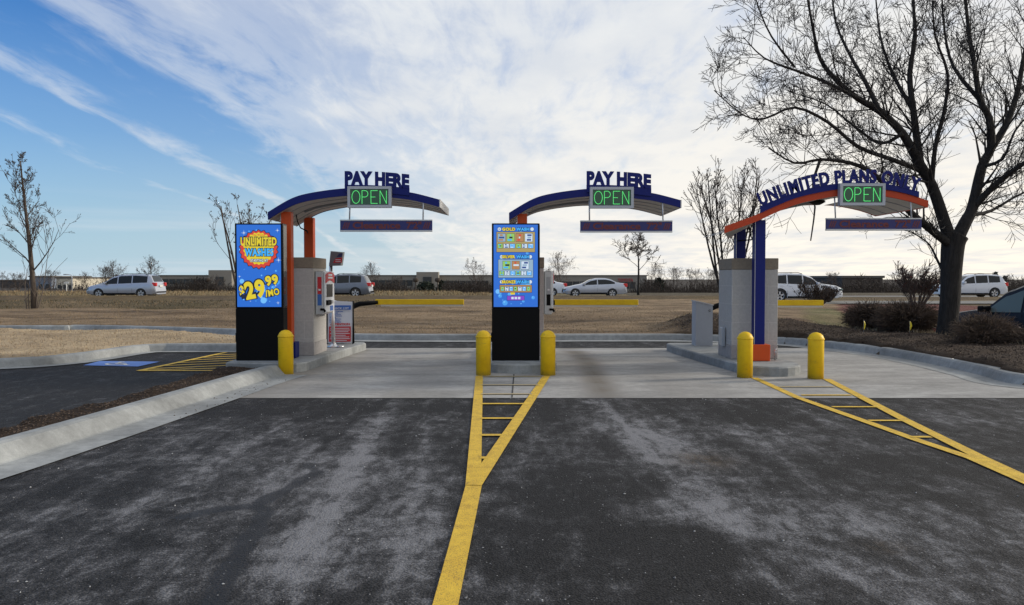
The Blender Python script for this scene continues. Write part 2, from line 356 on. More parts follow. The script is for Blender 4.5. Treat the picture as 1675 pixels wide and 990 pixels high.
# ------------------------------------------------------------------ ground plan
def inside(p, poly):
    x, y = p; c = False; n = len(poly); j = n - 1
    for i in range(n):
        xi, yi = poly[i]; xj, yj = poly[j]
        if (yi > y) != (yj > y) and x < (xj - xi) * (y - yi) / (yj - yi) + xi: c = not c
        j = i
    return c
def seg_dist(p, line):
    best = 1e9
    for a, b in zip(line, line[1:]):
        ax, ay = a; bx, by = b; ux, uy = bx - ax, by - ay; t = max(0, min(1, ((p[0] - ax) * ux + (p[1] - ay) * uy) / (ux * ux + uy * uy)))
        best = min(best, math.hypot(p[0] - ax - t * ux, p[1] - ay - t * uy))
    return best
def gp(l, z=0): return [(G(a, b, z).x, G(a, b, z).y) for a, b in l]
def smooth_line(pts, k=8):
    out = []
    P = [Vector(pts[0])] + [Vector(p) for p in pts] + [Vector(pts[-1])]
    for i in range(1, len(P) - 2):
        for j in range(k):
            t = j / k; a, b, c, d = P[i - 1], P[i], P[i + 1], P[i + 2]
            q = .5 * ((2 * b) + (c - a) * t + (2 * a - 5 * b + 4 * c - d) * t * t + (3 * b - 3 * c + d - a) * t ** 3); out.append((q.x, q.y))
    out.append(tuple(pts[-1])); return out
farK = smooth_line([(-60, 22.6), (-30, 22.8)] + gp([(0, 541.5), (129, 540.5), (258, 543.5), (384, 548), (500, 554), (600, 557), (800, 557.5), (1000, 557), (1130, 557.5)])
                   + gp([(1275, 563), (1360, 571), (1450, 583), (1530, 598), (1600, 614), (1675, 631)]) + [(8.6, 10.25), (11, 9.3), (16, 8.6), (40, 8.4)])
leftK = smooth_line([(-5.4, -6), (-4.75, 1.5), (-4.1, 6.36), (-3.82, 9.2), (-3.62, 11.6), (-3.5, 12.42)])
GIk = smooth_line([(-60, 11.2), (-30, 11.6), (-16, 12.1), (-11, 12.65), (-8.55, 13.35), (-7.75, 14.25), (-7.5, 15.9)], 6) + [(-7.35, 16.3), (-7.1, 16.42), (-5.66, 16.42), (-4.66, 16.42)]
GI = GIk + [(-4.6, 17.2), (-6.2, 18.6), (-9.2, 20.5), (-14, 20.9), (-60, 20.6)]
MS = [(-6.6, -6), (-5.55, 3), (-4.95, 7.2), (-4.68, 10.3), (-4.62, 12.85), (-3.72, 12.85)] + [(x - .18, y) for x, y in reversed(leftK) if y < 12]
PAVE = [(-60, -8)] + [(40, -8)] + list(reversed(farK)) 
PAVE = [(40, -8)] + list(reversed(farK)) + [(-60, -8)]

def fbm(x, y, s, o=3):
    return mnoise.fractal(Vector((x * s, y * s, .37)), 1.0, 2.0, o)
def land(x, y):
    """height beyond the far kerb, and colour"""
    kd = seg_dist((x, y), farK) if (y < 40 and abs(x) < 24) else 10
    wl = max(0, min(1, (-3 - x) / 6)); wr = max(0, min(1, (x - 8.0 - max(0, y - 24) * .22) / 6))
    ramp = max(0, min(1, (y - 20) / 24))
    h = .14 + .10 * ramp
    ditch = math.exp(-((y - 38.5) / 2.6) ** 2) * -.55 * wl
    h += ditch + (.03 * wl if 30 < y < 36 else 0)
    h += (.06 * fbm(x, y, .18) + .05 * fbm(x * .8, y, .75, 4)) * (1 - math.exp(-kd * .7)) * (1 if y < 45.5 else 0)
    h *= 1 - .9 * wr if y > 24 else 1
    straw = (.25, .18, .11); dk = (.085, .068, .036); col = list(straw)
    ww = .5 + .9 * fbm(x * .5, y, .5, 4)
    def mixc(a, b, t): t = max(0, min(1, t)); return [a[i] * (1 - t) + b[i] * t for i in range(3)]
    col = mixc(col, (.13, .088, .052), .75 * ww * (1 if y < 32 else .7)); sk_ = fbm(x * .35 + y * .25, y * 1.6, .8, 4); col = mixc(col, (.085, .058, .036), max(0, min(.75, sk_ * 1.6 - .05)) + .45 * math.exp(-max(0, kd - .2) / .5))
    if wl > 0: col = mixc(col, dk, wl * max(0, min(1, (y - 34.2) / .6)) * (.75 + .5 * fbm(x, y, .35)))
    # right-hand berm of turned earth
    if x > 3.2 and y < 40 and kd < 9:
        f = max(0, min(1, (x - 3.6) / 1.2)); amp = .42 - .28 * max(0, min(1, (x - 6.3) / 1.8))
        h += f * amp * (1 - math.exp(-kd * 1.1)) * math.exp(-(max(0, kd - 2.0) / 1.5) ** 2)
        h += f * .07 * fbm(x, y, 1.7, 4) * math.exp(-(kd - 1) ** 2 / 2)
        lim = 2.5 + .35 * fbm(x, y, 1.1)
        if kd < lim: col = mixc(col, (.052, .036, .025), f * 1.0)
        elif kd < lim + .6: col = mixc(col, (.24, .19, .12), f)
        elif y < 22 or x > 9: col = mixc(col, (.10, .052, .036), f * .9)
    if x > .355 * y and 20.5 < y < 37 and kd > 2.2: col = mixc(col, (.13, .135, .05), .85 * min(1, (x - .355 * y) * 1.5) * (.6 + .6 * fbm(x, y, .5)))
    if x > .405 * y + .25 * fbm(x, y, .8) and y >= 32 and y < 46.3: col = mixc(col, (.11, .028, .028), .85)
    if x > 24: col = mixc(col, (.10, .095, .045), .7)
    if x > 9.9 and 14 < y < 30:
        g = max(0, min(1, (x - 9.9) / .9)) * max(0, min(1, (y - 15.2) / .8)) * max(0, min(1, (30 - y) / 3)); h = h * (1 - g) + -.35 * g
        if g > .6: col = [.035, .035, .037]
    # highway
    if y > 44.5: 
        h += .10 * (1 - wr); t = min(1, (y - 44.5) / 1.8); h = h * (1 - t) + -.03 * t; 
    if 52.4 < y < 59.2: h = .02 + .24 * math.exp(-((y - 57.3) / 1.5) ** 2) * (1 - .4 * wr); col = [.095 + .03 * ww, .07 + .02 * ww, .045]
    if y >= 66.5:
        t = min(1, (y - 66.5) / 7); h = -.03 + .26 * t * (1 if x < -5 else .4)
        col = mixc((.20, .15, .075), (.10, .085, .04), .3 + .5 * fbm(x, y, .1))
        if x > 10: col = (.085, .07, .048)
        if y > 78: t = min(1, (y - 78) / 70); h = h * (1 - t) - 2.6 * t
    if y > 300: h = -2.6
    if y > 84 and x > 12: col = mixc(col, (.045, .036, .03), min(1, (y - 84) / 10))
    if y > 185: col = (.05, .042, .035)
    return h, col
def axis(*segs):
    out = []
    for a, b, st in segs:
        n = max(1, round((b - a) / st)); out += [a + (b - a) * i / n for i in range(n)]
    return out + [segs[-1][1]]
xs = axis((-1400, -200, 150), (-200, -60, 14), (-60, -20, 1.2), (-20, -16, .4), (-16, 13, .16), (13, 24, .4), (24, 60, 1.2), (60, 200, 14), (200, 1400, 150))
ys = axis((-60, -6, 9), (-6, 24, .16), (24, 50, .35), (50, 80, .6), (80, 180, 6), (180, 400, 40), (400, 2400, 250))
vv = []; cc = []
for y in ys:
    for x in xs:
        p = (x, y)
        if -6 <= y < 26 and inside(p, PAVE):
            h = -.06; col = (.1, .09, .07)
            if x < -3 and inside(p, GI):
                kd = seg_dist(p, GIk)
                if kd > .12: h = .135 + .05 * min(1, kd / 2) + .03 * fbm(x, y, .8)
                wv_ = .5 + fbm(x, y, 1.3, 4); col = tuple(a * (1 - .45 * wv_) + b * .45 * wv_ for a, b in zip((.40, .31, .20), (.27, .20, .125)))
            elif x < -3 and inside(p, MS):
                h = .085 + .035 * fbm(x, y, 3.0, 4); k = .8 + .5 * fbm(x, y, 2.0); col = (.05 * k, .033 * k, .022 * k)
        else:
            if y < 26 and abs(x) < 60 and seg_dist(p, farK) < .1: h, col = -.06, (.06, .05, .04)
            else:
                h, col = land(x, y)
                if y < -6: h = -.06
        vv.append((x, y, h)); cc.append(col)
nx = len(xs); ff = [(j * nx + i, j * nx + i + 1, (j + 1) * nx + i + 1, (j + 1) * nx + i) for j in range(len(ys) - 1) for i in range(nx - 1)]
def hgt(x, y):
    import bisect
    i = max(0, min(nx - 2, bisect.bisect(xs, x) - 1)); j = max(0, min(len(ys) - 2, bisect.bisect(ys, y) - 1))
    tx = (x - xs[i]) / (xs[i + 1] - xs[i]); ty = (y - ys[j]) / (ys[j + 1] - ys[j]); q = lambda a, b: vv[b * nx + a][2]
    return (q(i, j) * (1 - tx) + q(i + 1, j) * tx) * (1 - ty) + (q(i, j + 1) * (1 - tx) + q(i + 1, j + 1) * tx) * ty
def sheet(name, verts, faces, cols, m):
    me = bpy.data.meshes.new(name); me.from_pydata(verts, [], faces); me.materials.append(m)
    a = me.color_attributes.new('tint', 'FLOAT_COLOR', 'POINT'); a.data.foreach_set('color', [k for c in cols for k in (c[0], c[1], c[2], 1)])
    me.polygons.foreach_set('use_smooth', [True] * len(me.polygons)); me.update()
    o = bpy.data.objects.new(name, me); COL.objects.link(o); return tag(o, kind='structure')
sheet('ground', vv, ff, cc, GROUND)

# asphalt with salt, wet and brown marks where they lie on the lot
def fbm(x, y, s, o=3):
    return mnoise.fractal(Vector((x * s, y * s, .37)), 1.0, 2.0, o)
def blob(px, py, rx, ry, a, rot=0.0):
    c = G(px, py); return (c.x, c.y, rx, ry, a, math.cos(R(rot)), math.sin(R(rot)))
SALT = [blob(400, 760, 1.1, 1.0, .42), blob(230, 830, .8, .5, .3), blob(120, 930, .7, .35, .35), blob(330, 700, 1.2, .8, .25), blob(560, 800, .5, 1.0, .30), blob(600, 720, .35, 1.8, .25, 4),
        blob(640, 870, .45, .6, .42), blob(540, 930, .5, .4, .36), blob(690, 800, .3, .8, .3), blob(1000, 680, .34, 1.6, .58), blob(1090, 740, .35, 1.0, .62), blob(1130, 800, .34, .5, .62),
        blob(1200, 860, .45, .45, .55), blob(1290, 850, .7, .5, .38), blob(1020, 835, .22, .5, .55), blob(1150, 700, .6, 1.0, .3), blob(890, 740, .45, .9, .25), blob(1300, 940, .7, .35, .4),
        blob(1500, 870, 1.2, .7, .22), blob(1350, 720, 1.3, .8, .20), blob(870, 960, .4, .2, .3), blob(1560, 680, 1.5, .7, .22), blob(900, 870, .2, .3, .2), blob(420, 900, .8, .5, .18)]
DARK = [blob(950, 800, .32, .55, .7), blob(1030, 900, .60, .36, 1.0), blob(1110, 880, .3, .25, .6), blob(1060, 790, .16, .4, .7), blob(840, 668, 2.4, .35, .22), blob(860, 900, .25, .4, .4), blob(1120, 990, .5, .3, .4), blob(1000, 735, .1, .5, .35), blob(480, 670, 1.0, .6, .4), blob(120, 800, .9, .4, .25), blob(1200, 680, .7, .5, .25),
        blob(250, 920, .4, .25, .2), blob(1480, 760, .9, .4, .3)]
WET = [gp([(345, 1000), (375, 930), (420, 868), (432, 835), (415, 828), (470, 800), (500, 782), (518, 772), (505, 760)]), gp([(410, 828), (350, 835), (300, 845)]), gp([(998, 685), (1001, 700), (998, 708), (1006, 715), (1003, 722), (1014, 728), (1022, 735)]), gp([(1198, 818), (1204, 832)]), gp([(1075, 740), (1092, 744)])]
TRK = [gp([(648, 655), (575, 760), (455, 990)]), gp([(700, 655), (690, 760), (640, 990)]), gp([(1180, 655), (1330, 800), (1600, 990)]), gp([(640, 655), (560, 760), (430, 990)]), gp([(655, 655), (590, 760), (480, 990)]), gp([(985, 655), (1080, 760)])]
def marks(x, y):
    s = .22; 
    for L, k in ((SALT, .72), (DARK, -1)):
        for bx, by, rx, ry, a, c, sn in L:
            ex, ey = x - bx, y - by; qx = (ex * c + ey * sn) / rx; qy = (-ex * sn + ey * c) / ry; r2 = qx * qx + qy * qy
            if r2 < 6: s += k * a * math.exp(-r2)
    for l in TRK:
        d = seg_dist((x, y), l); s += .26 * math.exp(-(d / .045) ** 2)
    wt = 0
    for iw, l in enumerate(WET): d = seg_dist((x, y), l); wt = max(wt, (1.0 if iw < 2 else .7) * math.exp(-(d / ((.07 + .05 * fbm(x, y, 3.0)) if iw < 2 else .035)) ** 2))
    br = math.exp(-((x - BR.x) / .22) ** 2 - ((y - BR.y) / .28) ** 2) + .7 * math.exp(-((x - BR2.x) / .12) ** 2 - ((y - BR2.y) / .1) ** 2)
    return (max(0, min(1, s)), wt, br)
BR = G(1148, 752); BR2 = G(1447, 895)
ax = axis((-6, -3.8, .2), (-3.8, 4.6, .05), (4.6, 9, .12), (9, 16, .8), (16, 40, 4)); ay = axis((-6, 2.5, .8), (2.5, 10.0, .05))
av = [(x, y, 0) for y in ay for x in ax]; ac = [marks(x, y) if y > 2 else (.2, 0, 0) for x, y, _ in av]; n_ = len(ax)
af = [(j * n_ + i, j * n_ + i + 1, (j + 1) * n_ + i + 1, (j + 1) * n_ + i) for j in range(len(ay) - 1) for i in range(n_ - 1) if not (ax[i] < -5.2)]
sheet('asphalt', av, af, ac, ASPH)
def flat(name, polys, z, m, col=(0, 0, 0)):
    v = []; f = []
    for p in polys: f.append(tuple(range(len(v), len(v) + len(p)))); v += [(a, b, z) for a, b in p]
    o = sheet(name, v, f, [col] * len(v), m)
    import bmesh
    bm = bmesh.new(); bm.from_mesh(o.data); bmesh.ops.triangulate(bm, faces=bm.faces[:]); bm.to_mesh(o.data); bm.free(); return o
flat('parking_asphalt', [[(-60, -6), (-5.3, -6), (-4.5, 9), (-4.4, 12.9), (-4.5, 16.6), (-7.2, 16.6), (-8.2, 13.9), (-60, 13)]], -.004, ASPH, (.02, 0, 0))
flat('drive_asphalt', [[(-60, 19)] + [(-9, 19), (-5, 17), (-3.1, 16.9), (-3.1, 17.15), (5, 17.15), (9, 17.15)] + [p for p in reversed(farK) if -60 <= p[0] <= 6.5 and p[1] > 16]], -.004, ASPH, (.16, 0, 0))
# concrete apron, with tyre dirt and a pale scuff
stK = [gp([(925, 565), (960, 590), (990, 650)]), gp([(1120, 660), (1060, 600)]), gp([(640, 655), (700, 600)])]
cx_ = axis((-4.2, 8, .1), (8, 20, 1), (20, 40, 4)); cy_ = axis((10.0, 17.15, .1))
sc_ = G(950, 573)
def cm(x, y):
    s = .95 * math.exp(-(seg_dist((x, y), stK[0]) / .24) ** 2) + .3 * math.exp(-(seg_dist((x, y), stK[1]) / .3) ** 2) + .25 * math.exp(-(seg_dist((x, y), stK[2]) / .25) ** 2)
    s += .45 * math.exp(-((x + 3.3) / .35) ** 2) + .22 * math.exp(-((x + 1.1) / .28) ** 2) + .2 * math.exp(-((x + 2.6) / .28) ** 2) + .2 * math.exp(-((x - 2.7) / .3) ** 2)
    return (min(1, s), math.exp(-((x - sc_.x) / .45) ** 2 - ((y - sc_.y) / .18) ** 2), 0)
cv = [(x, y, .004) for y in cy_ for x in cx_]; n_ = len(cx_)
cf = [(j * n_ + i, j * n_ + i + 1, (j + 1) * n_ + i + 1, (j + 1) * n_ + i) for j in range(len(cy_) - 1) for i in range(n_ - 1) if inside((cx_[i], cy_[j]), PAVE) or inside((cx_[i + 1], cy_[j]), PAVE)]
sheet('concrete_apron', cv, cf, [cm(x, y) for x, y, _ in cv], CONC)
JM = mat('joint_filler', (.035, .033, .03), .9)
jb = MB()
for p in ([(.03, 12.45), (.0, 10.02)], [(-3.5, 12.45), (-.6, 12.45)], [(.75, 12.45), (3.4, 12.45)]):
    jb.strip(p, .008 if len(jb.v) else .018, .0075, JM)
tag(jb.build('expansion_joint'), kind='structure')

# kerbs
def kerb(name, line, side, gut=.40, prof=None):
    prof = prof or [(-gut, .0085), (-.02, .010), (.0, .012), (.045, .115), (.07, .142), (.11, .152), (.21, .150), (.215, -.15)]
    mb = MB(); rings = []; P = [Vector(p) for p in line]
    for i, p in enumerate(P):
        d = (P[min(i + 1, len(P) - 1)] - P[max(i - 1, 0)]).normalized(); nn = Vector((-d.y, d.x)) * side
        rings.append([(p.x + nn.x * a, p.y + nn.y * a, z) for a, z in prof])
    mb.loft(rings, KERB, caps=False, closed=False); return tag(mb.build(name), kind='structure')
kerb('kerb', farK, 1, .42)
kerb('kerb', leftK, 1, .36, [(-.36, .0085), (-.02, .012), (.0, .02), (.08, .105), (.12, .138), (.17, .150), (.27, .148), (.28, -.1)])
kerb('kerb', GIk, 1, .25)

# islands
def island(poly):
    mb = MB(); mb.prism(poly, -.1, .15, KERB, .02); return tag(mb.build('concrete_island'), kind='structure')
island([(-4.6, 12.88), (-3.62, 12.70), (-3.42, 12.72), (-3.32, 12.85), (-3.28, 13.3), (-3.25, 14.2), (-3.13, 15.7), (-3.04, 16.7), (-3.1, 16.9), (-3.25, 16.98), (-4.6, 16.98)])
arc = lambda cx, cy, r, a0, a1, n: [(cx + r * math.cos(R(a0 + (a1 - a0) * i / n)), cy + r * math.sin(R(a0 + (a1 - a0) * i / n))) for i in range(n + 1)]
island([(.72, 17.0), (-.46, 17.0)] + [(-.46, 12.95)] + [(-.46 + 1.18 * t, 12.95 - .42 * math.sin(math.pi * min(1, max(0, t))) ** .55) for t in (.04, .12, .2, .35, .5, .65, .8, .88, .96)] + [(.72, 12.95)])
island([(4.55, 16.75), (3.28, 16.75), (3.2, 16.6), (3.19, 15.95), (3.37, 14.2), (3.55, 12.75)] + [(3.55 + 1.0 * t, 12.72 - .58 * math.sin(math.pi * t) ** .5) for t in (.05, .12, .22, .36, .5, .64, .78, .88, .95)] + [(4.55, 12.75)])

# painted markings
mk = MB()
ctr = G(777, 787); z1, z2 = .009, .0125
mk.strip([(-.31, 1.0), tuple(G(729, 990)[:2]), (ctr.x, ctr.y)], .118, z1, YMARK)
L0, R0 = G(784, 616), G(894, 616); cl = (ctr.x - .006, ctr.y - .16); cr = (ctr.x + .0, ctr.y - .16)
mk.strip([cl, (L0.x, L0.y)], .112, z1 + .0015, YMARK); mk.strip([cr, (R0.x, R0.y)], .115, z1 + .003, YMARK)
def lx(a, b, y): t = (y - a[1]) / (b[1] - a[1]); return a[0] + (b[0] - a[0]) * t
for py in (751, 713.6, 686, 662, 646, 631, 617):
    y = G(800, py).y; mk.strip([(lx(cl, L0, y) + .04, y), (lx(cr, R0, y) - .03, y)], .085, z1 + .0045, YMARK if py > 650 else YFAINT)
LB = gp([(1234, 619), (1304, 651), (1428, 695), (1500, 721), (1590, 751), (1690, 795)]); RB = gp([(1352, 621), (1423, 658), (1480, 688), (1538, 717), (1600, 748), (1690, 790)])
mk.strip(LB, .105, z1, YMARK); mk.strip(RB, .115, z1 + .0015, YMARK); mk.strip([LB[-1], (LB[-1][0] + 1.5, LB[-1][1] - .9)], .12, z1 + .003, YMARK)
for py, a, b in ((647.7, 1311, 1393), (667, 1361, 1433), (689.5, 1421, 1473), (716.5, 1490, 1523), (634, 1275, 1365)):
    mk.strip(gp([(a, py), (b, py)]), .075, z1 + .003, YMARK if py > 640 else YFAINT)
tag(mk.build('lane_marking'), kind='structure')
mk = MB()
A, B_ = G(226.6, 607), G(370.7, 576.5)
mk.strip([(A.x, A.y), (B_.x, B_.y)], .1, .006, YMARK); mk.strip([(A.x, A.y), (-4.62, 12.97)], .09, .0075, YMARK); mk.strip([(B_.x, B_.y), (-4.62, 16.2)], .1, .0075, YMARK)
for i in range(7):
    yr = 13.35 + .47 * i; x0 = lx(A, B_, min(16.2, yr - .12)); mk.strip([(x0, max(13.0, yr - .62)), (-4.62, yr)], .08, .009, YMARK)
tag(mk.build('parking_marking'), kind='structure')
mk = MB(); c = [G(136, 598), G(225.7, 600), G(261.5, 592), G(163, 591)]
mk.add([(p.x, p.y, .004) for p in c], [(0, 1, 2, 3)], BLUEP)
ex = (c[1] - c[0]); ey = (c[3] - c[0]); o_ = c[0]
def bl(u_, v_, z=.007): return (o_.x + ex.x * u_ + ey.x * v_, o_.y + ex.y * u_ + ey.y * v_, z)
def wl_(pts, wd): mk.strip([bl(*p)[:2] for p in pts], wd, .0075 + .0008 * (len(mk.v) % 5), WHITEP)
wl_([(.5 + .17 * math.cos(R(a)), .36 + .22 * math.sin(R(a))) for a in range(100, 380, 20)], .055)
wl_([(.47, .74), (.48, .45), (.64, .44), (.72, .22), (.78, .24)], .06); wl_([(.47, .60), (.62, .60)], .05)
wl_([(.47, .80), (.47, .88)], .1)
tag(mk.build('parking_symbol_marking'), kind='structure')

# highway
hw = MB(); HWM = mat('highway_surface', (.13, .125, .115), .85, var=.15, vscale=.6)
for a, b in ((46.4, 52.3), (59.3, 66.8)): hw.add([(-500, a, .03), (500, a, .03), (500, b, .03), (-500, b, .03)], [(0, 1, 2, 3)], HWM)
tag(hw.build('highway'), kind='structure')
hl = MB()
for y, c_ in ((46.8, WHITEP), (51.9, YMARK), (59.7, YMARK), (66.3, WHITEP)): hl.add([(-500, y, .036), (500, y, .036), (500, y + .12, .036), (-500, y + .12, .036)], [(0, 1, 2, 3)], c_)
for i in range(-20, 20): hl.add([(i * 12, 63, .036), (i * 12 + 3, 63, .036), (i * 12 + 3, 63.12, .036), (i * 12, 63.12, .036)], [(0, 1, 2, 3)], WHITEP)
tag(hl.build('highway_line'), kind='structure')

# ------------------------------------------------------------------ far building
rng = random.Random(5)
BW = mat('tilt_up_wall', (.25, .23, .20), .85, var=.10, vscale=.15); BT = mat('roof_trim', (.10, .09, .08), .8); WG = mat('window_glass', (.03, .035, .04), .2)
def wpx(px, Y): return D(px, 455, Y).x
def zpx(py, Y): return D(837, py, Y).z
YB = 180.0
bt = thing('office_building', 'long low beige building beyond the highway, with raised entrance blocks and a red wall sign', 'building', (wpx(600, YB), YB, -2.6))
def rel(mb, name, par): 
    o = mb.build(name, par); o.matrix_parent_inverse = Matrix.Translation(-Vector(par.location)); return o
bb = MB(); xa, xb = wpx(188, YB), wpx(1058, YB); bb.box(xa, xb, YB, YB + 40, -3.2, zpx(451.5, YB), BW); rel(bb, 'wall', bt)
bb = MB(); bb.box(xa - .2, xb + .2, YB - .15, YB + 40.2, zpx(451.5, YB), zpx(450, YB), BT); rel(bb, 'roof', bt)
for a, b, t_, d0, d1 in ((341, 379, 442, 353, 366), (681, 717, 445, 692, 706)):
    m_ = MB(); m_.box(wpx(a, YB - 3), wpx(b, YB - 3), YB - 3, YB - .2, -3.2, zpx(t_, YB - 3), BW); e = rel(m_, 'entrance_block', bt)
    m_ = MB(); m_.box(wpx(d0, YB - 3), wpx(d1, YB - 3), YB - 3.2, YB - 2.9, zpx(470 if a > 500 else 482, YB - 3), zpx(453, YB - 3), WG); rel(m_, 'door', bt)
def winband(a, b, y0, y1, n):
    for i in range(n):
        p = a + (b - a) * i / n; q = a + (b - a) * (i + .88) / n
        m_ = MB(); X0, X1, Z0, Z1 = wpx(p, YB), wpx(q, YB), zpx(y1, YB), zpx(y0, YB)
        m_.box(X0, X1, YB - .12, YB + .05, Z0, Z1, WG); m_.box(X0 - .05, X1 + .05, YB - .16, YB - .121, Z1, Z1 + .08, BT); rel(m_, 'window', bt)
winband(196, 335, 457, 465, 12); winband(383, 470, 459, 467, 8); winband(575, 676, 459, 467.5, 9); winband(724, 800, 460, 467.5, 8); winband(890, 1008, 461, 470, 10); winband(1012, 1040, 462, 472, 3)
sgn = MB(); sgn.text('TOYOTA', 1, mat('red_sign', (.38, .03, .04), .5), FRONT(wpx(1023, YB), YB - .2, zpx(461, YB)), bold=.02, extrude=.04, width=3.4, height=.72); rel(sgn, 'wall_sign', bt)
def shed(px0, px1, pt, Y, colr, label, det, nm='warehouse'):
    m0 = mat('sheet_' + str(px0), colr, .8, var=.08, vscale=.1); X0, X1 = wpx(px0, Y), wpx(px1, Y); zt = zpx(pt, Y)
    t = thing(nm, label, 'building', ((X0 + X1) / 2, Y, -2.6)); b = MB(); b.box(X0, X1, Y, Y + 30, -3.5, zt, m0); rel(b, 'wall', t)
    b = MB(); b.box(X0 - .3, X1 + .3, Y - .3, Y + 30.3, zt, zt + .5, BT); rel(b, 'roof', t)
    for i in range(det):
        b = MB(); a = X0 + (X1 - X0) * (i + .25) / det; b.box(a, a + (X1 - X0) * .5 / det, Y - .15, Y + .1, -2.4, -2.4 + (zt + 2.4) * .35, WG); rel(b, 'loading_door', t)
shed(48, 84, 453.5, 320, (.17, .20, .25), 'blue-grey warehouse on the horizon behind the left bare tree', 3)
shed(92, 119, 455.5, 300, (.55, .50, .40), 'cream building on the horizon between the left bare tree and the minivan', 3)
shed(0, 60, 460, 360, (.06, .06, .065), 'dark low shed at the far left edge of the horizon', 4)
shed(1378, 1444, 455, 170, (.075, .06, .05), 'brown flat-roofed building behind the right-hand hedge beyond the highway', 5)

# ------------------------------------------------------------------ trees and shrubs
def grow(out, rg, p, d, L, r, lvl, maxl, pr):
    n = 5 if lvl == 0 else (4 if lvl < 2 else 3); pts = [p.copy()]; rad = [r]; d = d.normalized(); q = p.copy()
    for i in range(n):
        d = (d + Vector((rg.gauss(0, 1), rg.gauss(0, 1), rg.gauss(0, 1))) * pr['jit'] + Vector((0, 0, pr['up']))).normalized()
        q = q + d * (L / n); pts.append(q.copy()); rad.append(max(pr['rmin'], r * (1 - .75 * (i + 1) / n)))
    out.append((lvl, pts, rad))
    if lvl >= maxl: return
    k = pr['kids'][min(lvl, len(pr['kids']) - 1)]; k = max(1, round(k * rg.uniform(.75, 1.25)))
    for j in range(k):
        t = rg.uniform(pr.get('t0', .25), 1.0) * n; i = min(n - 1, int(t)); f = t - i; b = pts[i].lerp(pts[i + 1], f); ax_ = (pts[i + 1] - pts[i]).normalized()
        pe = ax_.orthogonal().normalized(); pe.rotate(Matrix.Rotation(rg.uniform(0, 6.283), 3, ax_)); a = R(rg.uniform(*pr['ang']))
        nd = ax_ * math.cos(a) + pe * math.sin(a); rr = (rad[i] * (1 - f) + rad[i + 1] * f) * .62
        grow(out, rg, b, nd, L * rg.uniform(*pr['len']), max(pr['rmin'], rr), lvl + 1, maxl, pr)
def mesh_branches(items, m, sides=(7, 5, 4, 3, 3)):
    mb = MB()
    for lvl, pts, rad in items: mb.tube(pts, rad, m, sides[min(lvl, len(sides) - 1)], True, caps=lvl == 0)
    return mb
def tree(name, label, base, H, r, m, m2, seed, pr, stems=1, lean=0, group=None, fruit=0, trunkfrac=.35, spread=0):
    rg = random.Random(seed); t = thing(name, label, 'tree', base, 0, group); tr = []; cr = []
    for s_ in range(stems):
        a = 6.283 * s_ / stems + rg.random(); d = Vector((math.cos(a) * spread, math.sin(a) * spread, 1)).normalized()
        pts = [Vector((0, 0, -.1))]; q = Vector((0, 0, -.1)); n = 7; rad = [r * 1.25]
        for i in range(n):
            jt = .018 if stems == 1 else .05; d = (d + Vector((rg.gauss(0, jt), rg.gauss(0, jt), .03))).normalized(); q = q + d * H * (.92 if stems == 1 else rg.uniform(.75, .95)) / n; pts.append(q.copy()); rad.append(r * (1 - .85 * (i + 1) / n) + pr['rmin'])
        tr.append((0, pts, rad))
        nb = pr['nb']
        for j in range(nb):
            f = trunkfrac + (1 - trunkfrac) * (j + .5) / nb; i = min(n - 1, int(f * n)); b = pts[i].lerp(pts[i + 1], f * n - i); a = j * 2.4 + rg.random(); an = R(rg.uniform(*pr['bang']))
            L = H * pr['bl'] * (1.25 - f) * rg.uniform(.75, 1.2)
            grow(cr, rg, b, Vector((math.cos(a) * math.sin(an), math.sin(a) * math.sin(an), math.cos(an))), L, max(pr['rmin'], r * pr.get('bk', .5) * (1.1 - f)), 1, pr['maxl'], pr)
    mesh_branches(tr, m, (9, 6)).build('trunk', t); mb = mesh_branches(cr, m2)
    if fruit:
        tips = [p[1][-1] for p in cr if p[0] >= 2]; rg.shuffle(tips)
        for p in tips[:fruit]:
            k = rg.uniform(.012, .032); o = p + Vector((rg.uniform(-.05, .05), rg.uniform(-.05, .05), rg.uniform(-.05, .02)))
            mb.add([o + Vector(q) * k for q in ((1, 0, 0), (-1, 0, 0), (0, 1, 0), (0, -1, 0), (0, 0, 1), (0, 0, -1))], [(0, 2, 4), (2, 1, 4), (1, 3, 4), (3, 0, 4), (2, 0, 5), (1, 2, 5), (3, 1, 5), (0, 3, 5)], m2)
    mb.build('crown', t); return t
PY = dict(bk=.34, jit=.10, up=.13, rmin=.0065, kids=(4, 5, 4), ang=(25, 55), len=(.32, .58), nb=17, bang=(32, 52), bl=.27, maxl=4, t0=.15)
def at(px, py, Y, z=None):
    p = D(px, py, Y); return Vector((p.x, Y, hgt(p.x, Y) if z is None else z))
tree('bare_tree', 'bare young tree at the far left with thin suckers at its foot', at(57, 505, 34), 6.9, .12, BARK2, TWIG, 11, PY, trunkfrac=.24, fruit=420)
PU = dict(PY, nb=12, bang=(18, 38), bl=.42)
tree('bare_tree', 'bare tree mostly hidden behind the kiosk with the blue price screen', at(402, 505, 33), 5.2, .06, BARK2, TWIG, 23, dict(PU, nb=5, kids=(3, 3, 2), len=(.3, .5)), stems=5, spread=.24, trunkfrac=.3, fruit=260)
tree('bare_tree', 'bare many-stemmed tree rising behind the pillar of the right-hand canopy', at(1192, 505, 27), 5.6, .045, BARK, TWIG, 31, dict(PU, nb=9, rmin=.008, bl=.36, kids=(3, 3, 3), len=(.4, .6), maxl=3), stems=7, spread=.22, trunkfrac=.35, fruit=80)
PF = dict(jit=.14, up=.05, rmin=.016, kids=(5, 5, 4), ang=(25, 60), len=(.4, .65), nb=9, bang=(40, 66), bl=.62, maxl=4)
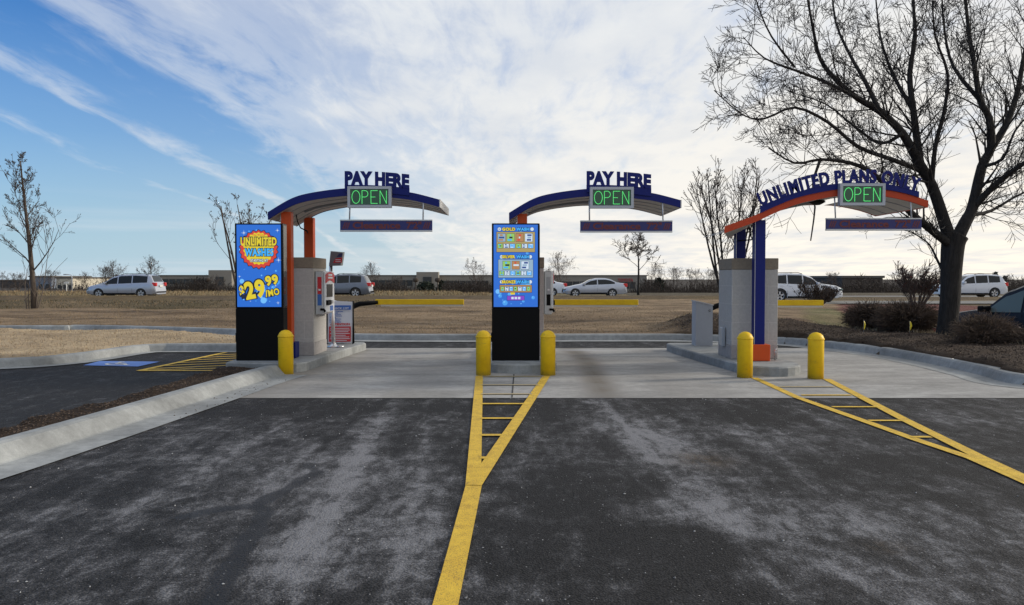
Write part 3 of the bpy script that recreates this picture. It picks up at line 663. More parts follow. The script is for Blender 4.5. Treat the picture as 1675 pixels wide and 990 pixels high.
tree('bare_tree', 'small flat-topped bare tree standing beside the right end of the far beige building', at(1044, 487, 70), 5.0, .10, BARK, TWIG, 41, PF, trunkfrac=.45)
# suckers by the left tree
sk = []; rg = random.Random(3)
for dx_, h_ in ((-.55, 2.3), (-.35, 1.5), (.35, 3.0), (.22, 2.0)):
    grow(sk, rg, Vector((dx_ * .5, 0, -.05)), Vector((dx_ * .45, .1, 1)), h_, .025, 1, 2, dict(PY, kids=(4, 4), up=.05))
b0 = at(57, 505, 34); tag(mesh_branches(sk, TWIG2).build('sucker_shoots', loc=(b0.x, b0.y - .1, b0.z)), 'thin pale upright shoots around the foot of the far left tree', 'shoots')

# the large tree
BY = 17.3; bx0 = D(1549, 550, BY); bz = hgt(bx0.x, BY)
big = thing('large_bare_tree', 'large dark bare tree with thick forked trunk, spreading over the right-hand canopy', 'tree', (bx0.x, BY, bz))
def limb(pl, y0, y1, r0, r1):
    n = len(pl); pts = []; 
    for i, (a, b) in enumerate(pl):
        yy = BY + y0 + (y1 - y0) * i / (n - 1); p = D(a, b, yy); pts.append(p - Vector((bx0.x, BY, bz)))
    out = []; P = [pts[0]] + pts + [pts[-1]]
    for i in range(1, len(P) - 2):
        for j in range(3):
            t = j / 3; a, b, c, d = P[i - 1], P[i], P[i + 1], P[i + 2]; out.append(.5 * ((2 * b) + (c - a) * t + (2 * a - 5 * b + 4 * c - d) * t * t + (3 * b - 3 * c + d - a) * t ** 3))
    out.append(pts[-1]); m = len(out); return out, [r0 + (r1 - r0) * (i / (m - 1)) ** .8 for i in range(m)]
mt = MB(); tp = [(1549, 562), (1549.5, 540), (1552, 510), (1554.5, 485), (1556, 440), (1559, 400), (1564, 385)]
pts, rad = limb(tp, 0, 0, .2, .185); rad[0] = .30; rad[1] = .27; rad[2] = .24; rad[3] = .22; rad = [.30, .26, .23, .215] + [.20 + .05 * max(0, (i - 10) / 8) for i in range(4, len(pts))]
mt.tube(pts, rad, BARK, 14)
LM = [([(1558, 404), (1545, 364), (1524, 303), (1500, 261), (1476, 218), (1439, 182), (1403, 161), (1367, 130), (1342, 97), (1330, 48), (1318, -20)], 0, -1.0, .125, .018),
      ([(1505, 268), (1494, 182), (1488, 121), (1497, 61), (1494, 0), (1500, -60)], -.2, .9, .075, .02),
      ([(1560, 402), (1579, 364), (1591, 339), (1606, 273), (1621, 242), (1618, 194), (1603, 164), (1594, 109), (1585, 55), (1579, 0), (1570, -60)], 0, .4, .13, .02),
      ([(1619, 246), (1645, 206), (1664, 152), (1675, 91), (1690, 20), (1700, -50)], .2, 1.2, .08, .02),
      ([(1589, 343), (1627, 303), (1675, 267), (1730, 235), (1790, 190)], .1, -1.2, .075, .02),
      ([(1588, 352), (1621, 345), (1675, 315), (1740, 300)], .1, 1.5, .045, .012),
      ([(1556, 402), (1518, 372), (1494, 352), (1464, 322), (1430, 285), (1391, 267), (1342, 261), (1300, 267), (1257, 242)], -.05, -1.6, .085, .012),
      ([(1439, 182), (1415, 133), (1391, 91), (1367, 36), (1360, -30)], -.6, .5, .05, .015),
      ([(1512, 282), (1462, 262), (1403, 240), (1354, 200), (1300, 176), (1251, 194), (1215, 188), (1168, 148)], -.2, -1.9, .05, .008),
      ([(1342, 261), (1330, 300), (1333, 340), (1326, 394)], -1.2, -1.5, .028, .012),
      ([(1403, 161), (1352, 135), (1300, 115), (1250, 95), (1215, 60)], -.7, -1.4, .04, .008),
      ([(1494, 182), (1460, 120), (1440, 60), (1432, -10)], .1, 1.2, .045, .014),
      ([(1603, 164), (1560, 110), (1545, 50), (1540, -20)], .3, 1.6, .045, .014),
      ([(1476, 218), (1440, 235), (1395, 205), (1350, 170), (1290, 150)], -.5, .8, .04, .008),
      ([(1300, 110), (1262, 60), (1240, 10), (1230, -30)], -.9, -1.2, .022, .008),
      ([(1524, 303), (1530, 240), (1545, 180), (1550, 120), (1530, 60), (1525, 0)], -.1, -1.2, .05, .014),
      ([(1606, 273), (1640, 260), (1660, 215), (1690, 180)], .1, -.8, .04, .012),
      ([(1544, 448), (1533, 425), (1520, 400), (1500, 385), (1480, 372)], .05, .5, .03, .008)]
cr = []; rg = random.Random(77)
PB = dict(jit=.13, up=.07, rmin=.0045, kids=(5, 6, 5), ang=(22, 62), len=(.42, .68), maxl=4)
for li, (pl, ya, yb, r0, r1) in enumerate(LM):
    pts, rad = limb(pl, ya, yb, r0 * 1.15, r1 * 1.0)
    if r0 > .07: mt.tube(pts, rad, BARK, 9)
    else: cr.append((0, pts, rad))
    L = 0; nxt = .25
    for i in range(len(pts) - 1):
        sgm = (pts[i + 1] - pts[i]); L += sgm.length
        while L > nxt:
            nxt += rg.uniform(.10, .23)
            if r0 > .11 and nxt < 1.3: continue
            if li in (9,) and rg.random() < .7: continue
            d = sgm.normalized(); pe = d.orthogonal().normalized(); pe.rotate(Matrix.Rotation(rg.uniform(0, 6.283), 3, d)); a = R(rg.uniform(25, 65))
            nd = d * math.cos(a) + pe * math.sin(a); nd.y *= .8
            if li in (6, 17): nd.z = abs(nd.z)
            grow(cr, rg, pts[i].lerp(pts[i + 1], rg.random()), nd, rg.uniform(.5, 1.5) * (1.2 if r0 > .05 else .9) * (1 - .45 * i / len(pts)), max(.0085, rad[i] * .30), 2, 4, PB)
mt.build('trunk', big); mesh_branches(cr, mat('dark_branch', (.022, .019, .017), .9, var=.3), (7, 5, 4, 3, 3)).build('crown', big)
print('big tree branches', len(cr))

# distant bare trees
PD = dict(bk=.3, jit=.10, up=.05, rmin=.009, kids=(5, 5, 3), ang=(22, 50), len=(.4, .65), nb=16, bang=(28, 55), bl=.42, maxl=4)
protos = []
def far_tree(kind, px, ptop, Y, label):
    base = at(px, 480, Y); Ht = D(px, ptop, Y).z - base.z
    if kind not in protos_d:
        t = tree('bare_tree', label, base, 6.0, .09, FARTW, FARTW, 50 + kind, dict(PD, nb=(18, 10, 18)[kind], bang=((30, 58), (20, 45), (40, 70))[kind]), stems=(1, 2, 1)[kind], spread=.25, trunkfrac=.22, group='bare trees along the far side of the highway')
        protos_d[kind] = t
    else: t = copy_tree(protos_d[kind]); t['label'] = label; t.location = base
    t.rotation_euler.z = px * .37; t.scale = (Ht / 6.0 * 1.05,) * 3
protos_d = {}; FARTW = mat('far_twig', (.085, .066, .055), .95, var=.2)
for a in [(0, 192, 428, 140, 'first bare tree left of the entrance block, right above the minivan roof'), (0, 240, 421, 145, 'round-crowned bare tree above the rear of the minivan'), (1, 172, 436, 140, 'smaller bare tree above the front of the minivan'),
          (0, 133, 446, 130, 'short round bare tree between the cream building and the minivan'), (1, 84, 442, 200, 'faint bare tree just right of the left tree trunk'), (1, 30, 447, 150, 'faint bare tree left of the left tree trunk'), (2, 2, 445, 150, 'faint bare tree cut by the left edge of the photo'),
          (0, 606, 431, 150, 'round bare tree in front of the beige building above the grey SUV tail'), (2, 786, 425, 150, 'wide bare tree directly left of the menu screen kiosk'),
          (0, 921, 414, 120, 'airy bare tree right of the menu screen kiosk, over the silver sedan nose'), (0, 1072, 431, 110, 'bushy bare tree right of the small flat-topped tree'), (1, 1103, 438, 115, 'thin bare tree, second right of the flat-topped tree'),
          (1, 1133, 440, 112, 'thin bare tree, third right of the flat-topped tree'), (2, 1152, 440, 110, 'bare tree just left of the ticket cabinet'), (1, 1170, 442, 115, 'bare tree touching the left side of the right-hand pillar'),
          (0, 905, 440, 150, 'low bare tree hidden beside the menu kiosk pillar'), (2, 1455, 452, 150, 'low bare tree behind the tall twiggy shrub'), (1, 1360, 446, 160, 'bare tree behind the low shrub and white SUV'),
          (0, 1655, 450, 140, 'low bare tree at the right edge behind the white SUV tail'), (1, 650, 452, 150, 'thin low bare tree in front of the beige building windows'), (0, 460, 452, 150, 'low bare tree hidden behind the tall price kiosk'), (2, 362, 451, 140, 'low bare tree beside the left entrance block')]: far_tree(*a)

# evergreens and round-headed lamps by the building
GRN = mat('dark_evergreen', (.022, .030, .018), .9, var=.4, vscale=3); BRN = mat('brown_brush', (.060, .046, .036), .95, var=.4, vscale=2)
def leafy(name, label, base, rx, rz, m, seed, n=900, leaf=.22, cat='bush', cone=False, group=None):
    rg = random.Random(seed); t = thing(name, label, cat, base, 0, group); mb = MB(); mb.tube([(0, 0, -.1), (0, 0, rz * .8)], [rx * .08, rx * .03], TWIG, 6); mb.build('trunk', t); mb = MB()
    for _ in range(n):
        a = rg.uniform(0, 6.283); h = rg.random(); rr = (rx * (1 - h) if cone else rx * math.sqrt(max(0, 1 - (h * 2 - 1) ** 2 * .9))) * (rg.uniform(.2, 1) ** .5) * (1 + .25 * math.sin(a * 3 + seed + h * 6))
        c = Vector((math.cos(a) * rr, math.sin(a) * rr, h * rz)); q = [c + Vector((rg.gauss(0, 1), rg.gauss(0, 1), rg.gauss(0, 1))) * leaf for _ in range(3)]; mb.add(q, [(0, 1, 2)], m)
    mb.build('crown', t); return t
leafy('evergreen_bush', 'dark rounded evergreen left of the pair in front of the beige building entrance', at(697, 483, 150), 1.7, 3.3, GRN, 1, 1200, .2)
leafy('evergreen_bush', 'blacker sloping evergreen right of the pair in front of the beige building entrance', at(722, 483, 150), 1.9, 3.5, GRN, 2, 1200, .2, cone=True)
for px, pt, Y, s_, lb in ((1627, 447, 150, 3, 'tallest pointed conifer on the horizon above the right-hand white SUV'), (1606, 452, 155, 4, 'short conifer on the horizon above the roof of the right-hand white SUV'), (1643, 452, 160, 5, 'small conifer right of the tallest pointed conifer'), (1078, 458, 108, 6, 'dark evergreen low among the bare trees right of the beige building')):
    b = at(px, 480, Y); leafy('conifer', lb, b, 1.9, D(px, pt, Y).z - b.z, GRN, s_, 700, .22, 'tree', cone=True)
for px, lb in ((339.6, 'round-headed post in front of the left entrance block'), (680, 'round-headed post left of the right entrance block'), (716, 'round-headed post right of the right entrance block')):
    b = at(px, 484, 140); t = thing('round_headed_post', lb, 'post', b, 0, 'round-headed posts by the beige building'); mb = MB(); zt = D(px, 458, 140).z - b.z
    mb.cyl((0, 0, -.2), (0, 0, zt), .1, .07, BRN, 6); mb.build('post', t); mb = MB(); mb.lathe([(.02, zt - .45), (.4, zt - .3), (.52, zt), (.4, zt + .3), (.02, zt + .42)], BRN, 10); mb.build('round_head', t)
b = at(118, 480, 130); t = thing('street_lamp', 'thin street lamp rising over the horizon left of the minivan', 'street lamp', b); mb = MB(); zt = D(118, 450, 130).z - b.z
mb.tube([(0, 0, -.2), (0, 0, zt - .4), (-.1, 0, zt), (-.8, 0, zt + .1)], [.11, .08, .06, .05], GREYM, 6); mb.build('pole', t); mb = MB(); mb.box(-1.3, -.75, -.15, .15, zt, zt + .16, GREYM); mb.build('lamp_head', t)
b = at(109, 480, 110); t = thing('signpost', 'thin white post standing in the grass beyond the highway at left', 'post', b); mb = MB(); mb.cyl((0, 0, -.2), (0, 0, D(109, 462, 110).z - b.z), .07, .05, WHITEP, 6); mb.build('post', t)
mb = MB(); mb.box(-.35, .35, -.03, .03, D(109, 464, 110).z - b.z, D(109, 461, 110).z - b.z, WHITEP); mb.build('sign_plate', t)

# brush thickets (stuff)
def thicket(name, runs, seed, m):
    rg = random.Random(seed); mb = MB()
    for p0, p1, ptop, Y, den in runs:
        X0, X1 = wpx(p0, Y), wpx(p1, Y); n = int((X1 - X0) * den * (9 if Y > 120 and den > 5 else 1.3))
        for _ in range(n):
            x = rg.uniform(X0, X1); y = Y + rg.uniform(-2, 6); b = -.3 + (hgt(x, y) if y < 400 else -2.6); zt = zpx(ptop, Y) - b
            h = zt * rg.uniform(.35, 1.0) * (1 + .28 * math.sin(x * .9 + seed) * math.sin(x * .37)); w_ = rg.uniform(.04, .11) * Y / 100
            l = Vector((rg.gauss(0, .25), rg.gauss(0, .2), 1)) * h; o = Vector((x, y, b)); s1 = Vector((w_, 0, 0)); mb.add([o - s1, o + s1, o + l], [(0, 1, 2)], m)
            for _ in range(3):
                f = rg.uniform(.3, .95); q = o + l * f; e = Vector((rg.gauss(0, .35), rg.gauss(0, .3), rg.uniform(.1, .6))) * h * .35; mb.add([q - s1 * .6, q + s1 * .6, q + e], [(0, 1, 2)], m)
    o = mb.build(name); return o
tag(thicket('brush_thicket', [(152, 340, 459, 140, 16), (368, 520, 461, 140, 14), (572, 640, 458, 140, 14), (640, 676, 466, 140, 9), (728, 905, 462, 140, 15), (900, 1055, 467, 140, 10), (1048, 1120, 456, 105, 60), (1110, 1180, 460, 105, 50)], 4, BRN), 'brown leafless brush along the foot of the beige building', 'brush', kind='stuff')
tag(thicket('brush_thicket', [(1178, 1300, 462, 105, 50), (1340, 1480, 458, 105, 60), (1480, 1560, 460, 110, 50), (1560, 1760, 456, 110, 60)], 6, BRN), 'dark leafless hedge beyond the highway at the right', 'brush', kind='stuff')
tag(thicket('distant_woodland', [(-80, 60, 457, 330, 3), (60, 200, 459, 280, 3), (-600, -80, 452, 330, 2), (1160, 1400, 459, 300, 4), (1400, 1750, 459, 300, 5), (1750, 2300, 455, 250, 2)], 8, mat('far_brush', (.075, .065, .06), .95, var=.3, vscale=.5)), 'low line of distant leafless woodland on the horizon', 'woodland', kind='stuff')
# tall dry grass beyond the highway and straw on the near bed
def blades(name, n, fn, m, label, hmin, hmax, wd, seed):
    rg = random.Random(seed); mb = MB(); k = 0
    while k < n:
        p = fn(rg)
        if p is None: continue
        k += 1; h = rg.uniform(hmin, hmax); a = rg.uniform(0, 6.283); s1 = Vector((math.cos(a), math.sin(a), 0)) * wd; o = Vector(p); l = Vector((rg.gauss(0, .45), rg.gauss(0, .45), 1)) * h
        mb.add([o - s1, o + s1, o + l], [(0, 1, 2)], m[k % len(m)])
    return tag(mb.build(name), label, 'grass', kind='stuff')
ST1 = mat('straw', (.44, .34, .215), .9, var=.2); ST2 = mat('straw_brown', (.20, .14, .08), .9, var=.2); ST3 = mat('tall_straw', (.26, .19, .10), .9, var=.2)
def f1(rg):
    x = rg.uniform(-60, -2); y = rg.uniform(67, 76); return (x, y, hgt(x, y) - .02)
blades('tall_grass', 7000, f1, [ST3, ST2], 'strip of tall dry grass beyond the highway at left', .08, .28, .035, 1)
def f2(rg):
    y = rg.uniform(11.4, 21); x = rg.uniform(-16, -4.7)
    if not inside((x, y), GI) or seg_dist((x, y), GIk) < .24: return None
    return (x, y, hgt(x, y) - .01)
blades('straw_grass', 15000, f2, [ST1, ST2, ST1], 'loose pale straw covering the bed behind the parking space', .012, .06, .006, 2)
def f3(rg):
    x = rg.uniform(-17, 6.5); y = 20 + 25 * rg.random() ** 1.4
    if inside((x, y), PAVE) or seg_dist((x, y), farK) < .28: return None
    return (x, y, hgt(x, y) - .01)
blades('dry_field_grass', 22000, f3, [ST2, ST3, ST2], 'dry tan grass of the field between the drive and the highway', .015, .055, .012, 3)
def f4(rg):
    x = rg.uniform(-30, -6); y = rg.uniform(39, 44.6); return (x, y, hgt(x, y) - .02)
blades('ditch_grass', 6000, f4, [mat('dark_grass', (.075, .062, .03), .9, var=.3), ST2], 'darker coarse grass on the far side of the ditch at left', .04, .14, .02, 4)
def f5(rg):
    x = rg.uniform(4.5, 12); y = rg.uniform(12, 24)
    if inside((x, y), PAVE): return None
    d = seg_dist((x, y), farK)
    if not 2.3 < d < 3.4: return None
    return (x, y, hgt(x, y) - .01)
blades('dry_edge_grass', 5000, f5, [ST1, ST3], 'pale dry grass strip along the top of the earth berm at right', .03, .12, .008, 5)
# clods
def clods(name, n, fn, label, m, s0, s1, seed, cat):
    rg = random.Random(seed); mb = MB(); k = 0
    while k < n:
        p = fn(rg)
        if p is None: continue
        k += 1; s = rg.uniform(s0, s1) * rg.random() + s0; o = Vector(p)
        vs = [o + Vector((q[0] * rg.uniform(.5, 1.3), q[1] * rg.uniform(.5, 1.3), q[2] * rg.uniform(.3, .9))) * s for q in ((1, 0, 0), (-1, 0, 0), (0, 1, 0), (0, -1, 0), (0, 0, 1), (0, 0, -1))]
        mb.add(vs, [(0, 2, 4), (2, 1, 4), (1, 3, 4), (3, 0, 4), (2, 0, 5), (1, 2, 5), (3, 1, 5), (0, 3, 5)], m[k % len(m)])
    return tag(mb.build(name), label, cat, kind='stuff')
EA = mat('earth', (.038, .025, .017), .95, var=.3); EB = mat('earth_light', (.10, .07, .05), .95, var=.3)
def f6(rg):
    y = rg.uniform(3, 12.9); x = rg.uniform(-5.6, -3.6)
    return (x, y, hgt(x, y) + .005) if inside((x, y), MS) else None
clods('mulch', 9000, f6, 'dark brown mulch in the strip behind the left kerb', [EA, EA, EA, EB], .004, .016, 6, 'mulch')
def f7(rg):
    x = rg.uniform(4.2, 9.5); y = rg.uniform(11, 22)
    if inside((x, y), PAVE): return None
    d = seg_dist((x, y), farK)
    return (x, y, hgt(x, y)) if .25 < d < 2.5 else None
clods('earth_clods', 9000, f7, 'turned dark earth clods on the berm behind the right kerb', [EA, EA, EB, EA], .008, .032, 7, 'earth')
PB1 = mat('pale_stone', (.42, .42, .42), .8); 
def f8(rg):
    y = rg.uniform(2.8, 10.4); x = rg.uniform(-4, 7)
    return (x, y, .004) if (x > -3.7) else None
clods('loose_gravel', 1100, f8, 'scattered pale grit lying on the asphalt', [PB1, mat('grey_stone', (.22, .22, .22), .8)], .002, .008, 8, 'grit')
def f9(rg):
    t = rg.random(); y = 12.2 - 3.5 * t + rg.gauss(0, .15); return (-3.42 - .05 * (12 - y) + rg.gauss(0, .12), y, .012)
clods('leaf_litter', 60, f9, 'bits of brown litter lying in the left gutter', [EA, EB], .004, .012, 9, 'litter')

# twiggy shrubs at right
def shrub(name, label, base, rx, h, m, seed, n, dome=True, tw=.006, group=None, leafm=None):
    rg = random.Random(seed); t = thing(name, label, 'shrub', base, 0, group); mb = MB(); mc = MB()
    for i in range(16 if dome else 22):
        a = rg.uniform(0, 6.283); s = rg.uniform(.1, .75); e = Vector((math.cos(a) * rx * s, math.sin(a) * rx * s, h * rg.uniform(.6, .9))); q = Vector((math.cos(a) * rx * .16, math.sin(a) * rx * .16, -.05))
        mb.tube([q, q.lerp(e, .5) + Vector((0, 0, h * .08)), e], [tw * 3.5, tw * 2.2, tw], m, 4)
    mb.build('stems', t)
    for i in range(n):
        a = rg.uniform(0, 6.283); el = math.acos(rg.uniform(-.95 if dome else .15, 1)); k = rg.uniform(.55, .93) * (1 + .08 * math.sin(a * 3 + seed) + .05 * math.sin(a * 7 + el * 5)); dr = Vector((math.cos(a) * math.sin(el) * rx, math.sin(a) * math.sin(el) * rx, math.cos(el) * h * (.5 if dome else .9)))
        c = Vector((0, 0, h * (.5 if dome else .1))); p0 = c + dr * (k * .72); p1 = c + dr * k * rg.uniform(1.0, 1.12) + Vector((rg.gauss(0, .07), rg.gauss(0, .07), rg.gauss(.03, .06))); mid = p0.lerp(p1, .5) + Vector((rg.gauss(0, .03), rg.gauss(0, .03), rg.gauss(0, .03)))
        mc.tube([p0, mid, p1], [tw, tw * .8, tw * .5], m, 3, caps=False)
        if leafm and rg.random() < .4:
            q = [mid + Vector((rg.gauss(0, 1), rg.gauss(0, 1), rg.gauss(0, 1))) * .022 for _ in range(3)]; mc.add(q, [(0, 1, 2)], leafm)
    mc.build('twigs', t); return t
LEAF = mat('dead_leaf', (.085, .055, .034), .9, var=.3); LEAF2 = mat('dead_leaf_red', (.09, .03, .02), .9, var=.3)
BSH = mat('bush_twig', (.10, .068, .048), .95, var=.35); BSH2 = mat('bush_twig_pale', (.12, .085, .062), .95, var=.35)
gsh = 'twiggy shrubs in the bed at right'
def vase(name, label, base, h, sp, m, seed, stems, leafm):
    rg = random.Random(seed); t = thing(name, label, 'shrub', base, 0, gsh); st, tw = [], []
    for i in range(stems):
        a = rg.uniform(0, 6.283); k = rg.uniform(.15, 1) * sp; q = Vector((math.cos(a) * .12, math.sin(a) * .12, -.05)); d = Vector((math.cos(a) * k * .45, math.sin(a) * k * .45, 1)).normalized(); pts = [q.copy()]; n = 6; L = h * rg.uniform(.7, 1.0)
        for j in range(n):
            d = (d + Vector((math.cos(a) * k * .10 + rg.gauss(0, .05), math.sin(a) * k * .10 + rg.gauss(0, .05), .02))).normalized(); q = q + d * L / n; pts.append(q.copy())
        st.append((0, pts, [.026 * (1 - .8 * j / n) for j in range(n + 1)]))
        for j in range(9):
            f = rg.uniform(.38, 1) * n; b = pts[min(n - 1, int(f))].lerp(pts[min(n, int(f) + 1)], f % 1); grow(tw, rg, b, Vector((rg.gauss(0, .5) + math.cos(a) * .25, rg.gauss(0, .5) + math.sin(a) * .25, .8)), h * rg.uniform(.12, .25), .011, 2, 3, dict(PY, kids=(5, 5, 5), len=(.5, .8), rmin=.008))
    mesh_branches(st, m, (6,)).build('stems', t); mb = mesh_branches(tw, m)
    for it in tw:
        if rg.random() < .5:
            p = it[1][-1]; mb.add([p + Vector((rg.gauss(0, 1), rg.gauss(0, 1), rg.gauss(0, 1))) * .03 for _ in range(3)], [(0, 1, 2)], leafm)
    mb.build('twigs', t)
def shat(px, Y): return at(px, 500, Y)
shrub('round_shrub', 'rounded leafless shrub farthest left in the right-hand bed, behind the first yellow flag', at(1420, 545, 19.6, .10), .62, .82, BSH, 1, 3600, leafm=LEAF, group=gsh)
shrub('round_shrub', 'widest rounded leafless shrub, just left of the big tree trunk', at(1482, 545, 18.6, .10), .80, .86, BSH, 2, 5200, leafm=LEAF, group=gsh)
shrub('round_shrub', 'rounded leafless shrub right of the big tree trunk, in front of the dark car', at(1608, 560, 15.6, .08), .60, .72, BSH2, 3, 4600, leafm=LEAF, tw=.0045, group=gsh)
shrub('round_shrub', 'leafless shrub cut by the right edge of the photo', at(1690, 560, 15.2, .05), .42, .5, BSH2, 4, 1800, leafm=LEAF, tw=.0045, group=gsh)
b = shat(1500, 37); vase('tall_shrub', 'tall dark many-stemmed shrub standing before the highway left of the big tree', b, 2.1, 1.0, TWIG, 5, 26, LEAF2)
b = shat(1336, 39); vase('low_shrub', 'low dark twiggy shrub in front of the nose of the white SUV', b, 1.35, 1.7, TWIG, 6, 30, LEAF)
# yellow survey flags
for px, py, lb in ((1413, 533, 'small crumpled yellow flag left of the pair, in front of the first round shrub'), (1488, 534, 'taller yellow flag right of the pair, in front of the widest round shrub')):
    Y = 17.2; p = D(px, py, Y); gz = hgt(p.x, Y); t = thing('marker_flag', lb, 'flag', (p.x, Y, gz), 0, 'yellow marker flags'); mb = MB(); zt = p.z - gz
    mb.cyl((0, 0, -.02), (0, 0, zt + .12), .003, .003, GREYM, 5); mb.build('wire', t); mb = MB(); k = .035 if px > 1450 else .025
    mb.add([(0, 0, zt - .09), (0, 0, zt + .10), (k, .03, zt + .1), (k * 1.3, -.02, zt + .02), (k, .02, zt - .07)], [(0, 1, 2, 3), (0, 3, 4)], mat('flag_yellow', (.85, .65, .02), .6)); mb.build('flag_cloth', t)
# hydrant behind the trunk
p = D(1538, 508, 22); gz = hgt(p.x, 22); t = thing('fire_hydrant', 'red hydrant-like post half hidden behind the left side of the big tree trunk', 'hydrant', (p.x, 22, gz)); HR = mat('hydrant_red', (.33, .015, .02), .45)
mb = MB(); mb.lathe([(.16, -.05), (.16, .05), (.1, .06), (.1, .5), (.14, .52), (.13, .6), (.08, .68), (.03, .74), (.01, .75)], HR, 14); mb.build('barrel', t)
for s_ in (-1, 1): mb = MB(); mb.cyl((s_ * .08, 0, .42), (s_ * .19, 0, .42), .05, .06, HR, 10); mb.build('hose_outlet', t)

# ------------------------------------------------------------------ vehicles (front at x=0 pointing -x)
def lerp_tab(tab, x):
    if x <= tab[0][0]: return tab[0][1]
    for (a, b), (c, d) in zip(tab, tab[1:]):
        if x <= c: t = (x - a) / (c - a); t = t * t * (3 - 2 * t) * .5 + t * .5; return b + (d - b) * t
    return tab[-1][1]
def make_car(name, label, cat, top, belt, hw, L, wheels, wr, paint, loc, rz, glass=DARKGL, sg=None, zb=.22, win=(1.5, 4.2, (2.6,)), ws=(1.3, 2.1), rw=(4.3, 4.7), roofk=.80, tail='block', rails=False, lowtrim=None, group=None):
    t = thing(name, label, cat, loc, rz, group); ns = 64; W = lambda x: hw * (1 - .16 * max(0, (.5 - x) / .5) ** 2 - .10 * max(0, (x - L + .4) / .4) ** 2)
    def st(x):
        T = lerp_tab(top, x); Bl = min(lerp_tab(belt, x), T - .03); wb = W(x); g = max(0, min(1, (T - Bl) / .5)); ew = wb * (.93 - (.93 - roofk) * g); ez = T - .03 - .045 * g; return T, Bl, wb, ew, ez
    rings = []
    for i in range(ns + 1):
        x = L * i / ns; T, Bl, wb, ew, ez = st(x); lo = zb + (.06 if x < .3 or x > L - .3 else 0)
        half = [(wb * .80, lo), (wb * .95, lo + .05), (wb * .99, lo + .20), (wb * 1.0, lo + (Bl - lo) * .55), (wb * .985, lo + (Bl - lo) * .85), (wb * .955, Bl), (ew, ez), (ew * .86, T - .012), (ew * .4, T)]
        rings.append([(x, y, z) for y, z in half] + [(x, -y, z) for y, z in reversed(half)])
    mb = MB(); mb.loft(rings, paint, True, True)
    body = mb.build('body', t)
    cutters = []
    for wx in wheels:
        for s_ in (-1, 1):
            c = MB(); c.cyl((wx, s_ * (hw - .30), wr), (wx, s_ * (hw + .2), wr), wr * 1.13, wr * 1.13, BLACKM, 28, False); o = c.build('cut'); o.parent = t; cutters.append(o)
    for o in cutters:
        md = body.modifiers.new('b', 'BOOLEAN'); md.object = o; md.operation = 'DIFFERENCE'; md.solver = 'EXACT'
    bpy.context.view_layer.update(); me = bpy.data.meshes.new_from_object(body.evaluated_get(bpy.context.evaluated_depsgraph_get())); me.set_sharp_from_angle(angle=R(28)); body.modifiers.clear(); body.data = me
    for o in cutters: bpy.data.objects.remove(o)
    for s_ in (-1, 1):
        segs = [win[0]] + list(win[2]) + [win[1]]
        for a, b in zip(segs, segs[1:]):
            mb = MB(); lo_, hi_ = [], []; n = 14
            for i in range(n + 1):
                x = a + .04 + (b - a - .08) * i / n; T, Bl, wb, ew, ez = st(x); z0 = Bl + .03; z1 = ez - (.085 if sg else .045)
                if z1 < z0 + .015: continue
                yy = lambda z: wb * .955 + (ew - wb * .955) * (z - Bl) / max(.01, (ez - Bl)) + .012
                lo_.append((x, s_ * yy(z0), z0)); hi_.append((x, s_ * yy(z1), z1))
            k = len(lo_)
            if k > 1: mb.add(lo_ + hi_, [(i, i + 1, k + i + 1, k + i) if s_ < 0 else (i, k + i, k + i + 1, i + 1) for i in range(k - 1)], sg or glass, True); mb.build('side_window', t)
        # sill trim, door handles, mirror
        mb = MB(); lo_ = [(wheels[0] + wr * 1.2 + (wheels[1] - wheels[0] - wr * 2.4) * i / 6) for i in range(7)]
        mb.tube([(x, s_ * (W(x) * .985), zb + .1) for x in lo_], .05, lowtrim or BLACKM, 6); mb.build('sill_trim', t)
        for hx in [b - .2 for b in segs[1:-1]] + [segs[-1] - .55 if len(segs) > 2 else segs[-1] - .3]:
            z = lerp_tab(belt, hx) - .10; mb = MB(); mb.box(hx - .1, hx + .1, s_ * W(hx) * .97 - .02, s_ * W(hx) * .97 + .035, z - .018, z + .018, paint, .008); mb.build('door_handle', t)
        mx = win[0] + .12; z = lerp_tab(belt, mx) + .10; mb = MB(); y0, y1 = sorted((s_ * W(mx) * .93, s_ * (W(mx) + .20))); mb.box(mx - .09, mx + .09, y0, y1, z - .07, z + .08, BLACKM if paint.name.startswith('dark') else paint, .03); mb.build('wing_mirror', t)
        for d_ in segs[1:-1]:
            mb = MB(); mb.tube([(d_, s_ * (W(d_) * .99 + .002), zb + .2), (d_, s_ * (W(d_) * 1.0 + .003), .6), (d_, s_ * (W(d_) * .965 + .002), lerp_tab(belt, d_) - .02)], .006, BLACKM, 4); mb.build('door_seam', t)
        mb = MB(); y0, y1 = sorted((s_ * W(.1) * .60, s_ * (W(.25) * .97 + .0))); hz_ = lerp_tab(top, .12) - .12
        mb.box(.015, .38, y0, y1 + (0.012 if s_ > 0 else 0), hz_ - .07, hz_ + .05, LIGHTGL, .03); mb.build('headlight', t)
        mb = MB(); tz = lerp_tab(top, L - .25); tz = min(tz, 1.15) - .12; y0, y1 = sorted((s_ * W(L - .1) * .72, s_ * (W(L - .15) * .985 + .014))); mb.box(L - .30, L + .012, y0, y1, tz - .16, tz + (.10 if tail == 'block' else .03), mat('tail_light', (.40, .015, .015), .25, emit=(.5, .01, .01), estr=.15), .03); mb.build('tail_light', t)
        if rails:
            mb = MB(); xr = [ws[1] + .35, ws[1] + .6, rw[0] - .5, rw[0] - .2]; mb.tube([(xr[0], s_ * st(xr[0])[3] * .93, st(xr[0])[0] - .02)] + [(x, s_ * st(x)[3] * .93, st(x)[0] + .05) for x in xr[1:3]] + [(xr[3], s_ * st(xr[3])[3] * .93, st(xr[3])[0] - .02)], .018, BLACKM, 6); mb.build('roof_rail', t)
